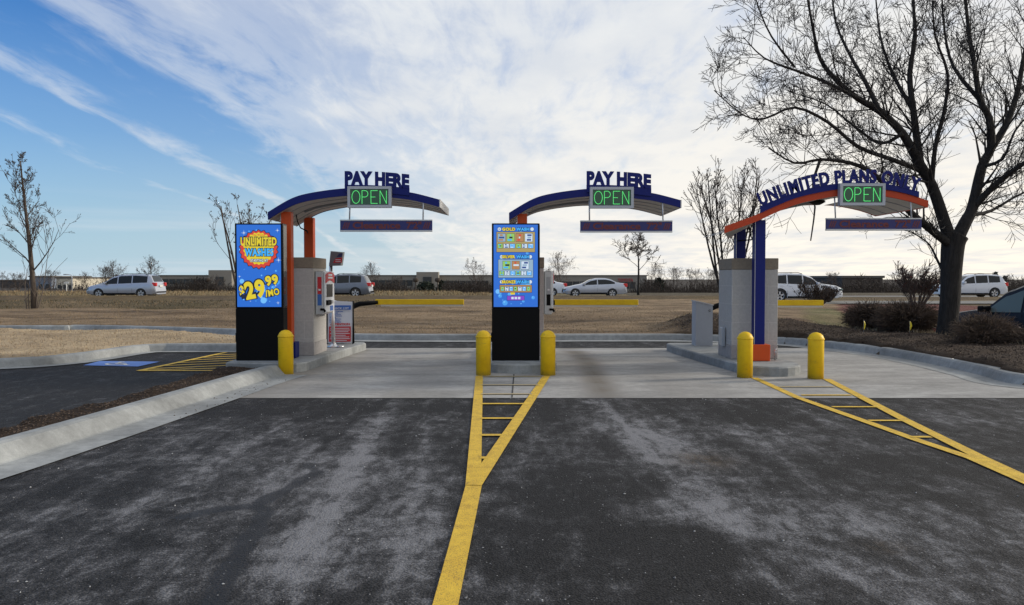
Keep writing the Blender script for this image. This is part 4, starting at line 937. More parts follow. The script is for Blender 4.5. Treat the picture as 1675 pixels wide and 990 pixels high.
    for nm, (a, b) in (('windscreen', ws), ('rear_window', rw)):
        mb = MB(); rows = []; 
        for i in range(9):
            x = a + (b - a) * i / 8; T, Bl, wb, ew, ez = st(x); rows.append([(x + (-.012 if nm == 'windscreen' else .012), y * ew, T + .010 - abs(y) ** 3 * .03) for y in (-.86, -.45, 0, .45, .86)])
        mb.loft(rows, glass, False, True, False); mb.build(nm, t)
    for wx in wheels:
        for s_ in (-1, 1):
            ty = MB(); y0 = s_ * (hw - .23); y1 = s_ * (hw - .02); e = (y1 - y0); pr = [(wr * .62, 0), (wr * .93, 0), (wr, .12), (wr, .88), (wr * .93, 1), (wr * .66, 1)]
            ty.loft([[(wx + r * math.cos(a * math.pi / 14), y0 + e * k, wr + r * math.sin(a * math.pi / 14)) for a in range(28)] for r, k in pr], RUBBER, False, True)
            wt = bpy.data.objects.new('wheel', None); COL.objects.link(wt); wt.parent = t; ty.build('tyre', wt)
            rm = MB(); rm.loft([[(wx + r * math.cos(a * math.pi / 14), y0 + e * k, wr + r * math.sin(a * math.pi / 14)) for a in range(28)] for r, k in ((wr * .66, .98), (wr * .62, .96), (wr * .60, .6))], ALU, False, True)
            rm.add([(wx + wr * .64 * math.cos(a * math.pi / 8), y0 + e * .55, wr + wr * .64 * math.sin(a * math.pi / 8)) for a in range(16)], [tuple(range(16))], BLACKM)
            for k in range(5):
                a = k * 1.2566 + .3; c, s = math.cos(a), math.sin(a); q = wr * .62; n_w = .045
                P0 = [(wx - s * n_w, wr + c * n_w), (wx + s * n_w, wr - c * n_w), (wx + c * q + s * n_w * 1.2, wr + s * q - c * n_w * 1.2), (wx + c * q - s * n_w * 1.2, wr + s * q + c * n_w * 1.2)]
                rm.loft([[(x, y0 + e * .70, z) for x, z in P0], [(x, y0 + e * .93, z) for x, z in P0]], ALU)
            rm.build('rim', wt)
    mb = MB(); mb.box(-.012, .05, -.35, .35, .45, .60, BLACKM, .01); mb.build('grille', t)
    mb = MB(); pz = min(lerp_tab(top, L - .2), 1.1) - .22; mb.box(L - .02, L + .02, -.26, .26, pz - .08, pz + .08, WHITEP, .005); mb.build('number_plate', t)
    return t
SIL = mat('silver_paint', (.42, .45, .52), .3, .45, coat=.5); SILD = mat('grey_blue_paint', (.15, .17, .21), .3, .45, coat=.5); WHT = mat('white_car_paint', (.66, .68, .72), .3, coat=.5)
DBL = mat('dark_blue_paint', (.012, .013, .019), .45, 0.0, spec=.2, coat=.04)
van_top = [(0, .55), (.06, .78), (.35, .92), (1.0, 1.06), (1.15, 1.10), (2.05, 1.60), (2.6, 1.73), (3.6, 1.76), (4.5, 1.72), (4.72, 1.66), (4.98, 1.18), (5.1, .98), (5.15, .5)]
suv_top = [(0, .6), (.07, .88), (.4, 1.02), (1.2, 1.12), (1.38, 1.16), (2.0, 1.60), (2.5, 1.75), (3.4, 1.77), (4.2, 1.72), (4.42, 1.65), (4.70, 1.18), (4.82, .98), (4.86, .5)]
sed_top = [(0, .5), (.06, .70), (.3, .80), (1.2, .98), (1.4, 1.02), (2.15, 1.37), (2.6, 1.46), (3.15, 1.465), (3.5, 1.41), (4.2, 1.12), (4.68, 1.06), (4.80, .92), (4.84, .5)]
belt_v = [(0, .7), (1.0, .98), (5.15, 1.12)]; belt_s = [(0, .78), (1.2, 1.02), (4.86, 1.14)]; belt_c = [(0, .62), (1.2, .90), (4.84, 1.02)]
def park(px, Y, z=.035): return (wpx(px, Y), Y, z)
g_ = 'vehicles on the highway'
make_car('minivan', 'silver minivan driving left on the highway at the far left', 'minivan', van_top, belt_v, .97, 5.15, (.95, 4.05), .34, SIL, park(150.5, 59.9), 0, win=(1.35, 4.55, (2.35, 3.4)), ws=(1.22, 2.15), rw=(4.73, 4.97), rails=True, group=g_)
make_car('suv', 'grey-blue SUV on the highway, half hidden behind the left pay pillar', 'SUV', suv_top, belt_s, .97, 4.95, (.95, 3.85), .38, SILD, (wpx(607.5, 60.5) - 4.88, 60.5, .035), 0, win=(1.45, 4.3, (2.45, 3.4)), ws=(1.42, 2.1), rw=(4.43, 4.69), rails=True, group=g_)
make_car('sedan', 'white sedan on the highway, mostly hidden behind the menu kiosk', 'car', sed_top, belt_c, .9, 4.84, (.92, 3.72), .33, WHT, (wpx(926, 65) - 4.84, 65.0, .035), 0, win=(1.45, 3.95, (2.6,)), ws=(1.42, 2.2), rw=(3.5, 4.12), group=g_)
make_car('sedan', 'silver sedan driving left on the highway right of the menu kiosk', 'car', sed_top, belt_c, .91, 4.84, (.92, 3.72), .33, SIL, park(920, 61.6), 0, win=(1.45, 3.95, (2.6,)), ws=(1.42, 2.2), rw=(3.5, 4.12), group=g_)
make_car('suv', 'white SUV driving left on the highway beyond the big tree trunk at right', 'SUV', suv_top, belt_s, .95, 4.86, (.95, 3.85), .37, WHT, park(1531, 60.0), 0, win=(1.45, 4.3, (2.45, 3.4)), ws=(1.42, 2.1), rw=(4.43, 4.69), rails=True, group=g_)
make_car('suv', 'white SUV facing right in the near highway lane, behind the low shrub and the pillar', 'SUV', suv_top, belt_s, .95, 4.86, (.95, 3.85), .40, WHT, (wpx(1370, 49.6), 49.6 , .035), math.pi, win=(1.45, 4.3, (2.45, 3.4)), ws=(1.42, 2.1), rw=(4.43, 4.69), rails=True, group=g_)
hd = R(-76)                                     # dark car parked nose away
mp_ = Vector((11.95, 18.9)); fwd = Vector((-math.cos(hd), -math.sin(hd))); ft = mp_ + fwd * 1.6
make_car('suv', 'dark blue parked car cut by the right edge of the photo behind a round shrub', 'car', suv_top, belt_s, .92, 4.75, (.95, 3.75), .36, DBL, (ft.x, ft.y, -.35), hd, sg=LIGHTGL, win=(1.45, 4.2, (2.5, 3.4)), ws=(1.42, 2.1), rw=(4.43, 4.69))

# ------------------------------------------------------------------ bollards
def bollard(x, y, label):
    t = thing('bollard', label, 'bollard', (x, y, 0), 0, 'yellow bollards guarding the islands'); mb = MB(); r = .115
    mb.lathe([(r, -.02), (r, .60), (r * .985, .615), (r * .8, .655), (r * .5, .682), (r * .2, .693), (.004, .695)], YEL, 28); mb.build('sleeve', t)
    mb = MB(); mb.lathe([(r + .004, .585), (r + .006, .590), (r + .006, .602), (r + .001, .608)], YEL, 28); mb.build('cap_rim', t); return t
bollard(-3.52, 12.48, 'leftmost yellow bollard, set against the sloping end of the left kerb')
bollard(-.442, 12.38, 'yellow bollard at the left corner of the menu screen kiosk')
bollard(.555, 12.38, 'yellow bollard at the right corner of the menu screen kiosk')
bollard(3.51, 12.08, 'yellow bollard in front of the blue post of the right canopy')
bollard(4.52, 11.93, 'rightmost yellow bollard, standing alone at the right nose of the right island')

# ------------------------------------------------------------------ pillars (block pay stations)
def pillar(x0, x1, y0, y1, label, top=1.86):
    t = thing('block_pillar', label, 'pillar', ((x0 + x1) / 2, y0, .15)); ox, oy = (x0 + x1) / 2, y0; e = .006
    a = x0 - ox; b = x1 - ox; d = y1 - y0
    mb = MB(); mb.box(a + e, b - e, e, d - e, .22, top - .34, BLOCK, .004); mb.build('block_wall', t)
    mb = MB(); mb.box(a, b, 0, d, 0, .218, SPLIT, .006)
    for q in (a + (b - a) * .3, a + (b - a) * .66): mb.box(q - .004, q + .004, -.003, .01, .01, .21, mat('mortar', (.5, .48, .45), .9))
    mb.build('base_course', t)
    mb = MB(); mb.box(a, b, 0, d, top - .338, top - .15, TAN, .008); mb.build('cap_course', t); return t
pillar(-4.25, -3.45, 13.98, 14.95, 'beige block pillar behind the price kiosk, carrying the left pay terminal')
pillar(-.24, .56, 13.98, 14.95, 'beige block pillar hidden behind the menu kiosk, carrying the middle pay terminal')
pillar(3.66, 4.44, 13.40, 14.25, 'free-standing pale block pillar behind the blue post on the right island', 1.83)
mb = MB(); mb.box(-.05, 0, -.11, .11, 0, .32, GREYM, .008); mb.box(-.055, -.049, -.09, .09, .02, .30, ALU)
tag(mb.build('utility_box', loc=(3.655, 13.85, .33)), 'narrow grey utility box on the left face of the right-hand pillar', 'utility box')
mb = MB(); mb.tube([(0, 0, 0), (0, 0, .16), (.02, -.01, .19)], .012, STEEL, 8); mb.box(-.02, .02, -.02, .02, .11, .15, GREYM, .005)
tag(mb.build('stub_pipe', loc=(4.33, 13.2, .15)), 'small grey stub pipe beside the orange foot of the right canopy post', 'pipe')

# ------------------------------------------------------------------ canopies
def canopy(label, group, prof, y0, y1, th, fascia, postm, footm, posts, letters, open_x, fix=False, skew=0.0):
    """prof: (x, ztop) world; built at world coordinates around an origin at the front post's foot"""
    ox, oy = posts[0][0], posts[0][1]; t = thing('arched_canopy', label, 'canopy', (ox, oy, .15), 0, group)
    sm = smooth_line([(a - ox, b - .15) for a, b in prof], 6); Y0, Y1 = y0 - oy, y1 - oy
    def band(mb, ya, yb, up, dn, m):
        kx = lambda x, y: x + skew * (y - Y0) * max(0, 1 - (x - sm[0][0]) / 1.6)
        rings = [[(kx(x, ya), ya, z + up), (kx(x, yb), yb, z + up), (kx(x, yb), yb, z - dn), (kx(x, ya), ya, z - dn)] for x, z in sm]; mb.loft(rings, m)
    mb = MB(); band(mb, Y0, Y0 + .04, 0, th, fascia); mb.build('front_fascia', t)
    mb = MB(); band(mb, Y1 - .04, Y1, 0, th, fascia); mb.build('rear_fascia', t)
    mb = MB(); band(mb, Y0 + .041, Y1 - .041, -.004, .03, fascia); mb.build('roof_skin', t)
    mb = MB(); band(mb, Y0 + .041, Y1 - .041, -th + .018, th - .006, PANEL)
    for k in (.25, .5, .75):
        yy = Y0 + (Y1 - Y0) * k; rings = [[(x, yy - .012, z - th + .006), (x, yy + .012, z - th + .006), (x, yy + .012, z - th - .003), (x, yy - .012, z - th - .003)] for x, z in sm]; mb.loft(rings, GREYM)
    mb.build('underside_panel', t)
    xe, ze = sm[-1]; mb = MB(); mb.loft([[(xe + .001, Y0 - .002, ze + .003), (xe + .018, Y0 - .002, ze + .003), (xe + .018, Y0 - .002, ze - th - .004), (xe + .001, Y0 - .002, ze - th - .004)], [(xe + .001, Y1 + .002, ze + .003), (xe + .018, Y1 + .002, ze + .003), (xe + .018, Y1 + .002, ze - th - .004), (xe + .001, Y1 + .002, ze - th - .004)]], PANEL if not fix else fascia); mb.build('end_cap', t)
    for i, (px_, py_) in enumerate(posts):
        zt = None
        for (a, b), (c, d) in zip(sm, sm[1:]):
            if a <= px_ - ox <= c: zt = b + (d - b) * (px_ - ox - a) / (c - a)
        mb = MB(); X, Yp = px_ - ox, py_ - oy; mb.box(X - .085, X + .085, Yp - .085, Yp + .085, 0, zt - th - .015, postm, .006); mb.box(X - .087, X - .080, Yp - .0865, Yp - .083, .01, zt - th - .03, ALU)
        mb.build('post', t)
        if i == 0:
            mb = MB(); mb.box(X - .15, X + .16, Yp - .14, Yp + .11, .004, .27, footm, .006); mb.build('post_foot', t)
    letters(t, sm, ox, oy, Y0)
    # conduit, cable loop and dome under the roof
    def zc(x):
        for (a, b), (c, d) in zip(sm, sm[1:]):
            if a <= x <= c: return b + (d - b) * (x - a) / (c - a) - th
        return sm[-1][1] - th
    xo = open_x - ox
    mb = MB(); mb.tube([(x, Y0 + .9, zc(x) - .02) for x in [.12 + (xo - .12) * i / 7 for i in range(8)]], .016, GREYM, 6); mb.build('conduit', t)
    mb = MB(); mb.tube([(-.0, Y0 + .8, zc(.0) - .01), (.02, Y0 + .8, zc(0) - .13), (.06, Y0 + .85, zc(0) - .24), (.14, Y0 + 1.0, zc(0) - .29), (.0, 1.35, zc(0) - .29)], .011, BLACKM, 6); mb.build('cable', t)
    mb = MB(); k = xo + .02; mb.tube([(k - .06 + .05 * math.cos(a), Y0 + .55, zc(k) - .06 + .05 * math.sin(a)) for a in [R(q) for q in range(-200, 100, 30)]], .006, BLACKM, 5); mb.build('wire_loop', t)
    k = xo - .45 if fix else xo - .05; mb = MB(); mb.lathe([(.12, .0), (.13, -.02), (.11, -.045), (.05, -.075), (.005, -.08)], BLACKM, 16, (k, Y0 + .55, zc(k) + .0)); mb.build('loop_sensor', t)
    if fix:
        k = xo - .12; rings = []; mb = MB()
        for s in (0, 1): yy = Y0 + .45 + s * .9; rings.append([(k - .06, yy, zc(k) - .005), (k + .06, yy, zc(k) - .005), (k + .05, yy, zc(k) - .055), (k - .05, yy, zc(k) - .055)])
        mb.loft(rings, mat('lamp_tube_cover', (.8, .8, .8), .4, emit=(1, .98, .92), estr=.7)); mb.build('tube_light', t)
    return t
P1 = [(-4.06, 2.595), (-3.66, 2.825), (-3.29, 2.925), (-2.77, 2.99), (-2.36, 2.99), (-1.95, 2.955), (-1.62, 2.91), (-1.21, 2.805)]
def let_pay(t, sm, ox, oy, Y0):
    def zt(x):
        for (a, b), (c, d) in zip(sm, sm[1:]):
            if a <= x <= c: return b + (d - b) * (x - a) / (c - a)
    xa, xb = -2.775 - ox + SHX, -1.70 - ox + SHX; tilt = -R(2.2)
    mb = MB(); n = 12; X = [xa + (xb - xa) * i / n for i in range(n + 1)]; base = lambda x: 3.045 - .15 - (x - xa) * .052 + .018 * math.sin(math.pi * (x - xa) / (xb - xa))
    mb.loft([[(x, Y0 - .022, base(x)), (x, Y0 - .001, base(x)), (x, Y0 - .001, zt(x) - .06), (x, Y0 - .022, zt(x) - .06)] for x in X], BLUE); mb.build('letter_base', t)
    mb = MB(); mb.text('PAY HERE', .3, BLUE, Matrix.Translation(((xa + xb) / 2, Y0 - .012, 0)) @ Matrix.Rotation(R(90), 4, 'X'), bold=.019, extrude=.016, width=1.07, height=.24,
                       warp=lambda v: Vector((v.x, v.y + base(v.x + (xa + xb) / 2) - .012, v.z)), spacing=1.02)
    mb.build('lettering', t)
SHX = 0.0
canopy('left blue arched canopy topped PAY HERE, on orange posts beside the price kiosk', 'arched pay canopies', P1, 13.4, 15.2, .125, BLUE, ORANGE, BLUE, [(-3.80, 13.62), (-3.78, 15.05)], let_pay, -2.35)
SHX = 4.01
canopy('middle blue arched canopy topped PAY HERE, rising behind the menu screen kiosk', 'arched pay canopies', [(a + 4.01, b - .01) for a, b in P1], 13.4, 15.2, .125, BLUE, ORANGE, BLUE, [(.17, 13.62), (.19, 15.05)], let_pay, 1.66)
P3 = [(3.41, 2.33), (3.88, 2.50), (4.27, 2.675), (4.65, 2.815), (5.22, 2.925), (5.60, 2.945), (5.95, 2.925), (6.36, 2.845), (6.66, 2.745)]
def let_unl(t, sm, ox, oy, Y0):
    tr = smooth_line([(3.98 - ox, 2.655 - .15), (4.45 - ox, 2.84 - .15), (5.0 - ox, 2.985 - .15), (5.55 - ox, 3.03 - .15), (6.0 - ox, 3.005 - .15), (6.52 - ox, 2.885 - .15)], 8)
    Ls = [0]
    for a, b in zip(tr, tr[1:]): Ls.append(Ls[-1] + math.hypot(b[0] - a[0], b[1] - a[1]))
    def on(s):
        s = max(0, min(Ls[-1] - 1e-4, s))
        for i in range(len(Ls) - 1):
            if s <= Ls[i + 1]:
                f = (s - Ls[i]) / (Ls[i + 1] - Ls[i]); a, b = tr[i], tr[i + 1]; d = Vector((b[0] - a[0], b[1] - a[1])).normalized(); return Vector((a[0] + (b[0] - a[0]) * f, a[1] + (b[1] - a[1]) * f)), d
    mb = MB(); rings = []
    for i in range(31):
        p, d = on(Ls[-1] * i / 30); nz = 0
        for (a, b), (c, e) in zip(sm, sm[1:]):
            if a <= p.x <= c: nz = b + (e - b) * (p.x - a) / (c - a)
        rings.append([(p.x, Y0 - .022, p.y), (p.x, Y0 - .001, p.y), (p.x, Y0 - .001, nz - .003), (p.x, Y0 - .022, nz - .003)])
    mb.loft(rings, BLUE); mb.build('letter_base', t)
    def wp(v):
        p, d = on(v.x + Ls[-1] / 2); n = Vector((-d.y, d.x)); q = p + n * (v.y - .012); return Vector((q.x, q.y, v.z))
    mb = MB(); mb.text('UNLIMITED PLANS ONLY', .3, BLUE, Matrix.Translation((0, Y0 - .012, 0)) @ Matrix.Rotation(R(90), 4, 'X'), bold=.013, extrude=.016, width=Ls[-1] - .02, height=.225, warp=wp, spacing=1.12)
    mb.build('lettering', t)
canopy('right canopy with orange arch topped UNLIMITED PLANS ONLY, on blue posts', 'arched pay canopies', P3, 12.94, 14.8, .11, REDOR, BLUE, ORANGE, [(4.03, 13.15), (4.10, 14.5)], let_unl, 5.55, fix=True, skew=.30)

# ------------------------------------------------------------------ OPEN signs and clearance bars
LEDG = glow('green', (.12, .85, .22), 1.1); LEDBK = glow('dim_green', (.004, .035, .016), 1.0); FRM = mat('sign_frame', (.42, .44, .48), .45, .2)
def open_sign(x, y, z, label):
    t = thing('open_sign', label, 'sign', (x, y, z), 0, 'OPEN signs on the canopies'); w_, h_ = .36, .175
    mb = MB()
    for a in ((-w_, w_, h_ - .045, h_), (-w_, w_, -h_, -h_ + .045), (-w_, -w_ + .045, -h_ + .045, h_ - .045), (w_ - .045, w_, -h_ + .045, h_ - .045)): mb.box(a[0], a[1], -.05, .05, a[2], a[3], FRM)
    mb.build('frame', t); mb = MB(); mb.box(-w_ + .044, w_ - .044, -.03, .045, -h_ + .044, h_ - .044, BLACKM); mb.add([(-w_ + .05, -.0315, -h_ + .05), (w_ - .05, -.0315, -h_ + .05), (w_ - .05, -.0315, h_ - .05), (-w_ + .05, -.0315, h_ - .05)], [(0, 1, 2, 3)], LEDBK); mb.build('panel', t)
    H = .105; lw = .105; S = []
    ox = -.222; S.append([[(ox + .066 * math.cos(R(a)), H * math.sin(R(a))) for a in range(0, 361, 15)]])
    ox = -.072 - .05; S += [[[(ox, -H), (ox, H), (ox + .06, H), (ox + .09, H * .8), (ox + .098, H * .5), (ox + .09, H * .2), (ox + .06, 0), (ox, 0)]]]
    ox = .025; S += [[[(ox + lw, H), (ox, H), (ox, -H), (ox + lw, -H)], [(ox, 0), (ox + .08, 0)]]]
    ox = .175; S += [[[(ox, -H), (ox, H), (ox + .105, -H), (ox + .105, H)]]]
    for g, l in [(g, l) for g in S for l in g]:
        if l is g[0]: mb = MB()
        d0 = 0
        for a, b in zip(l, l[1:]):
            L = math.hypot(b[0] - a[0], b[1] - a[1]); s = d0
            while s < L:
                x_, z_ = a[0] + (b[0] - a[0]) * s / L, a[1] + (b[1] - a[1]) * s / L; mb.lathe([(.0001, -.0075), (.0075, 0), (.0001, .0075)], LEDG, 5, (x_, -.036, z_)); s += .0135
            d0 = s - L
        if l is g[-1]: mb.build('led_letter', t)
    return t
open_sign(-2.35, 13.33, 2.835, 'left OPEN sign in green lights, on the front of the left canopy')
open_sign(1.645, 13.33, 2.825, 'middle OPEN sign in green lights, on the front of the middle canopy')
open_sign(5.575, 12.87, 2.83, 'right OPEN sign in green lights, on the orange arch of the right canopy')
def clear_bar(x, y, z, label, dx=0):
    t = thing('clearance_bar', label, 'sign', (x, y, z), 0, 'clearance bars hanging from the canopies'); w_ = .765
    mb = MB(); mb.box(-w_, w_, -.025, .025, -.10, -.075, ALU, .004); mb.box(-w_, w_, -.025, .025, .078, .10, ALU, .004); mb.build('rail', t)
    mb = MB(); mb.box(-w_ + .002, w_ - .002, -.018, .018, -.0748, .0778, mat('bar_blue', (.012, .016, .13), .4)); mb.build('sign_board', t)
    mb = MB(); mb.text('Clearance', .15, REDL, FRONT(-.16, -.0205, -.045), bold=.005, extrude=.0015, width=.79); mb.build('lettering', t)
    mb = MB(); mb.text('7\'2"', .15, REDL, FRONT(.46, -.0205, -.045), bold=.005, extrude=.0015, width=.25)
    mb.build('lettering', t); mb = MB()
    for s_ in (-.70, -.665, -.63, .635, .67, .705):
        mb.add([(s_ - .028, -.0205, -.05), (s_ - .008, -.0205, -.05), (s_ + .034, -.0205, .055), (s_ + .014, -.0205, .055)], [(0, 1, 2, 3)], REDL)
    mb.build('slash_marks', t)
    for k in (-.61, .61):
        mb = MB(); mb.cyl((k, 0, .10), (k, .05 if k else 0, .32 + (.12 if k < 0 else .10)), .012, .012, ALU, 8); mb.build('hanger_rod', t)
    return t
clear_bar(-2.085, 13.37, 2.368, 'left clearance bar, hanging under the left PAY HERE canopy')
clear_bar(1.895, 13.37, 2.355, 'middle clearance bar, hanging under the middle PAY HERE canopy')
clear_bar(5.795, 12.92, 2.36, 'right clearance bar, hanging under the orange-arched canopy')

# ------------------------------------------------------------------ digital kiosks
SB = glow('screen_blue', (.015, .14, .62), 1.0); SB2 = glow('bubble', (.06, .34, .85)); SB3 = glow('bubble_light', (.16, .50, .95)); SY = glow('screen_yellow', (.72, .58, .02)); SR = glow('screen_red', (.62, .045, .03)); SBK = glow('ink', (.006, .01, .03)); SW = glow('screen_white', (.60, .72, .85)); SLB = glow('light_blue', (.05, .42, .92)); SG = glow('gold', (.40, .31, .12))
SGR = glow('grey_panel', (.28, .42, .55)); SOR = glow('orange_panel', (.42, .22, .09)); SGN = glow('green_tile', (.28, .55, .12)); SPU = glow('purple', (.22, .05, .55)); SDB = glow('deep_blue', (.02, .06, .25))
def kiosk(x, y, label, art):
    t = thing('digital_kiosk', label, 'kiosk', (x, y, .15), 0, 'digital kiosks'); w_, H = .385, 2.23
    mb = MB(); mb.box(-w_, w_, 0, .24, .015, .86, BLACKM, .006); mb.box(-w_ - .015, -w_, .02, .2, .32, .46, BLACKM, .004); mb.build('lower_cabinet', t)
    mb = MB(); mb.box(-w_, w_, .0, .24, .862, H, BLACK, .006); mb.build('upper_cabinet', t)
    mb = MB(); mb.box(w_ + .0005, w_ + .004, .03, .22, .9, H - .03, mat('smoked_side', (.05, .045, .04), .12, .5)); mb.build('side_panel', t)
    mb = MB(); mb.box(-w_ - .01, w_ + .01, .01, .23, 0, .014, GREYM); mb.build('base_plate', t)
    sw, z0, z1 = .355, .885, H - .022; mb = MB(); mb.add([(-sw, -.003, z0), (sw, -.003, z0), (sw, -.003, z1), (-sw, -.003, z1)], [(0, 1, 2, 3)], SB); scr = mb.build('screen', t)
    A = MB(); rg = random.Random(int(x * 10) + 50)
    for i in range(46):
        r = rg.uniform(.008, .045) * rg.random() + .006; cx, cz = rg.uniform(-sw + .05, sw - .05), (rg.uniform(z0 + .05, z0 + .45) if i % 2 else rg.uniform(z0 + .05, z1 - .05))
        A.add([(cx + r * math.cos(k * .3927), -.0042 - i * 1e-5, cz + r * math.sin(k * .3927)) for k in range(16)], [tuple(reversed(range(16)))], SB2 if i % 3 else SB3)
        A.add([(cx - r * .3 + r * .35 * math.cos(k * .785), -.0049 - i * 1e-5, cz + r * .3 + r * .35 * math.sin(k * .785)) for k in range(8)], [tuple(reversed(range(8)))], SB3)
    A.build('bubbles', scr)
    W_ = 2 * sw; Hh = z1 - z0
    q = lambda u_, v_: (-sw + u_ * W_, z1 - v_ * Hh)      # u right, v down, 0..1
    art(scr, q, W_, Hh); return t
def rect(A, q, u0, v0, u1, v1, lay, m):
    (a, d), (c, b) = q(u0, v0), q(u1, v1); A.add([(a, -lay, b), (c, -lay, b), (c, -lay, d), (a, -lay, d)], [(0, 1, 2, 3)], m)
def words(A, q, s, u_, v_, wd, ht, lay, m, ink=SBK, rot=0.0, bold=.03, out=.06, shear=0.0):
    x, z = q(u_, v_); M = lambda l: Matrix.Translation((x, -l, z)) @ Matrix.Rotation(rot, 4, 'Y') @ Matrix.Rotation(R(90), 4, 'X') @ Matrix.Translation((0, -ht / 2, 0))
    g = out * ht
    if ink: A.text(s, 1, ink, M(lay - .0012) @ Matrix.Translation((0, -g, 0)), bold=bold + out * 1.1, width=wd + 2 * g, height=ht + 2 * g, spacing=1.12, shear=shear)
    A.text(s, 1, m, M(lay), bold=bold, width=wd, height=ht, spacing=1.12, shear=shear)
def art1(scr, q, W_, H):
    A = MB()
    def star(u_, v_, rx, rz, n, k, lay, m):
        x, z = q(u_, v_); pts = [(x + (rx if i % 2 else rx * k) * math.cos(math.pi * i / n), -lay, z + (rz if i % 2 else rz * k) * math.sin(math.pi * i / n)) for i in range(2 * n)]
        A.add(pts + [(x, -lay, z)], [((i + 1) % (2 * n), i, 2 * n) for i in range(2 * n)], m)
    star(.5, .30, .325, .325, 22, .91, .0060, SBK); star(.5, .30, .31, .31, 22, .91, .0066, SR); star(.5, .305, .30 * W_ / .71, .30, 22, .90, .0069, SR); star(.5, .29, .252, .265, 22, .92, .0074, SY); A.build('burst_badge', scr)
    A = MB(); words(A, q, 'UNLIMITED', .5, .205, .58, .135, .0105, SY, bold=.05, out=.09); words(A, q, 'WASHES', .51, .335, .46, .125, .0105, SLB, bold=.05, out=.08); words(A, q, 'STARTING AT', .51, .435, .28, .045, .0105, SW, bold=.03, out=.12); words(A, q, "The Works", .5, .125, .2, .03, .009, SR, None); A.build('slogan', scr)
    A = MB(); rt_ = -R(11); words(A, q, '$', .115, .815, .08, .20, .012, SY, rot=rt_, bold=.04, out=.09); words(A, q, '29', .405, .79, .33, .30, .012, SY, rot=rt_, bold=.05, out=.07); words(A, q, '99', .79, .675, .21, .165, .012, SY, rot=rt_, bold=.05, out=.09); words(A, q, '/MO', .80, .825, .23, .11, .012, SY, rot=rt_, bold=.04, out=.1); A.build('price', scr)
    A = MB()
    for u_, v_, r in ((.17, .10, .05), (.93, .07, .04), (.95, .43, .05), (.06, .63, .03), (.88, .74, .03), (.93, .95, .035), (.3, .93, .02)):
        x, z = q(u_, v_)
        for a in (0, 45): 
            c, s = math.cos(R(a)), math.sin(R(a)); k = r if a == 0 else r * .6
            for cc_, ss in ((c, s), (-s, c)): A.add([(x + cc_ * k, -.0135, z + ss * k), (x - ss * k * .08, -.0135, z + cc_ * k * .08), (x - cc_ * k, -.0135, z - ss * k), (x + ss * k * .08, -.0135, z - cc_ * k * .08)], [(0, 1, 2, 3), (3, 2, 1, 0)], SW)
    A.build('sparkles', scr)
def art2(scr, q, W_, H):
    rg = random.Random(9)
    def tile(A, u0, v0, u1, v1, cols):
        rect(A, q, u0, v0, u1, v1, .0100, SBK); rect(A, q, u0 + .006, v0 + .004, u1 - .006, v1 - .004, .0106, cols[0])
        for k in range(3):
            a = rg.uniform(u0 + .02, (u0 + u1) / 2); b = rg.uniform((u0 + u1) / 2, u1 - .02); c = v0 + (v1 - v0) * (.12 + .27 * k); rect(A, q, a, c, b, c + (v1 - v0) * .2, .0112 + k * .0003, cols[1 + k % 2])
    TL = [(SGR, SOR, SDB), (SGN, SLB, SBK), (SOR, SR, SW), (SW, SDB, SGR), (SGR, SDB, SW), (SB3, SW, SB2)]
    for v0, tv, c1, n1, n2, nm, pan, u0, ps in ((.02, .055, SY, 4, 6, 'GOLD', SG, .06, '25'), (.355, .39, SY, 3, 6, 'SILVER', SGR, .10, '15'), (.665, .695, SG, 0, 7, 'BRONZE', SOR, .13, '9')):
        A = MB(); hh = {'GOLD': .24, 'SILVER': .215, 'BRONZE': .085}[nm]; pv = v0 + .065
        rect(A, q, u0, pv, 1 - u0, pv + hh + .012, .0062, SBK); rect(A, q, u0 + .008, pv + .004, 1 - u0 - .008, pv + hh + .007, .0070, pan); A.build('menu_panel', scr)
        A = MB(); words(A, q, nm, .34, tv, .21 if nm != 'BRONZE' else .22, .052, .0125, SY, bold=.06, out=.1); words(A, q, 'WASH', .66, tv, .21, .052, .0125, SLB, bold=.06, out=.1)
        for uu in (.13 if n1 == 4 else .18, .87 if n1 == 4 else .83):
            x, z = q(uu, tv); A.add([(x + .034 * math.cos(k * .5236), -.0095, z + .034 * math.sin(k * .5236)) for k in range(12)], [tuple(reversed(range(12)))], SBK); A.add([(x + .029 * math.cos(k * .5236), -.0102, z + .029 * math.sin(k * .5236)) for k in range(12)], [tuple(reversed(range(12)))], SW)
        words(A, q, ps, .13 if n1 == 4 else .18, tv, .03, .026, .012, SDB, None); A.build('menu_heading', scr)
        A = MB()
        if n1:
            wd = .19; g = (1 - 2 * u0 - .06) / n1 if n1 == 4 else .21; s0 = u0 + .03 if n1 == 4 else .20
            for k in range(n1): tile(A, s0 + k * g, pv + .02, s0 + k * g + wd - .01, pv + .125, TL[k] if n1 == 4 else TL[k + 1])
        g = (1 - 2 * u0 - .05) / n2; tv0 = pv + (.145 if n1 == 4 else .14 if n1 else .02)
        for k in range(n2): tile(A, u0 + .025 + k * g, tv0, u0 + .025 + (k + .9) * g, tv0 + .058, TL[(k * 2 + 1) % 6])
        A.build('menu_tiles', scr)
    A = MB(); rect(A, q, .30, .862, .70, .922, .0070, SBK); rect(A, q, .306, .866, .694, .918, .0078, SPU); 
    for k in range(3): rect(A, q, .40 + k * .075, .878, .455 + k * .075, .906, .0086, SW)
    rect(A, q, .38, .825, .48, .85, .0078, SY); A.build('menu_button', scr)
kiosk(-4.075, 12.96, 'black digital kiosk with UNLIMITED WASHES $29.99/MO on its blue screen', art1)
kiosk(.06, 12.96, 'black digital kiosk showing the gold, silver and bronze wash menu between two bollards', art2)

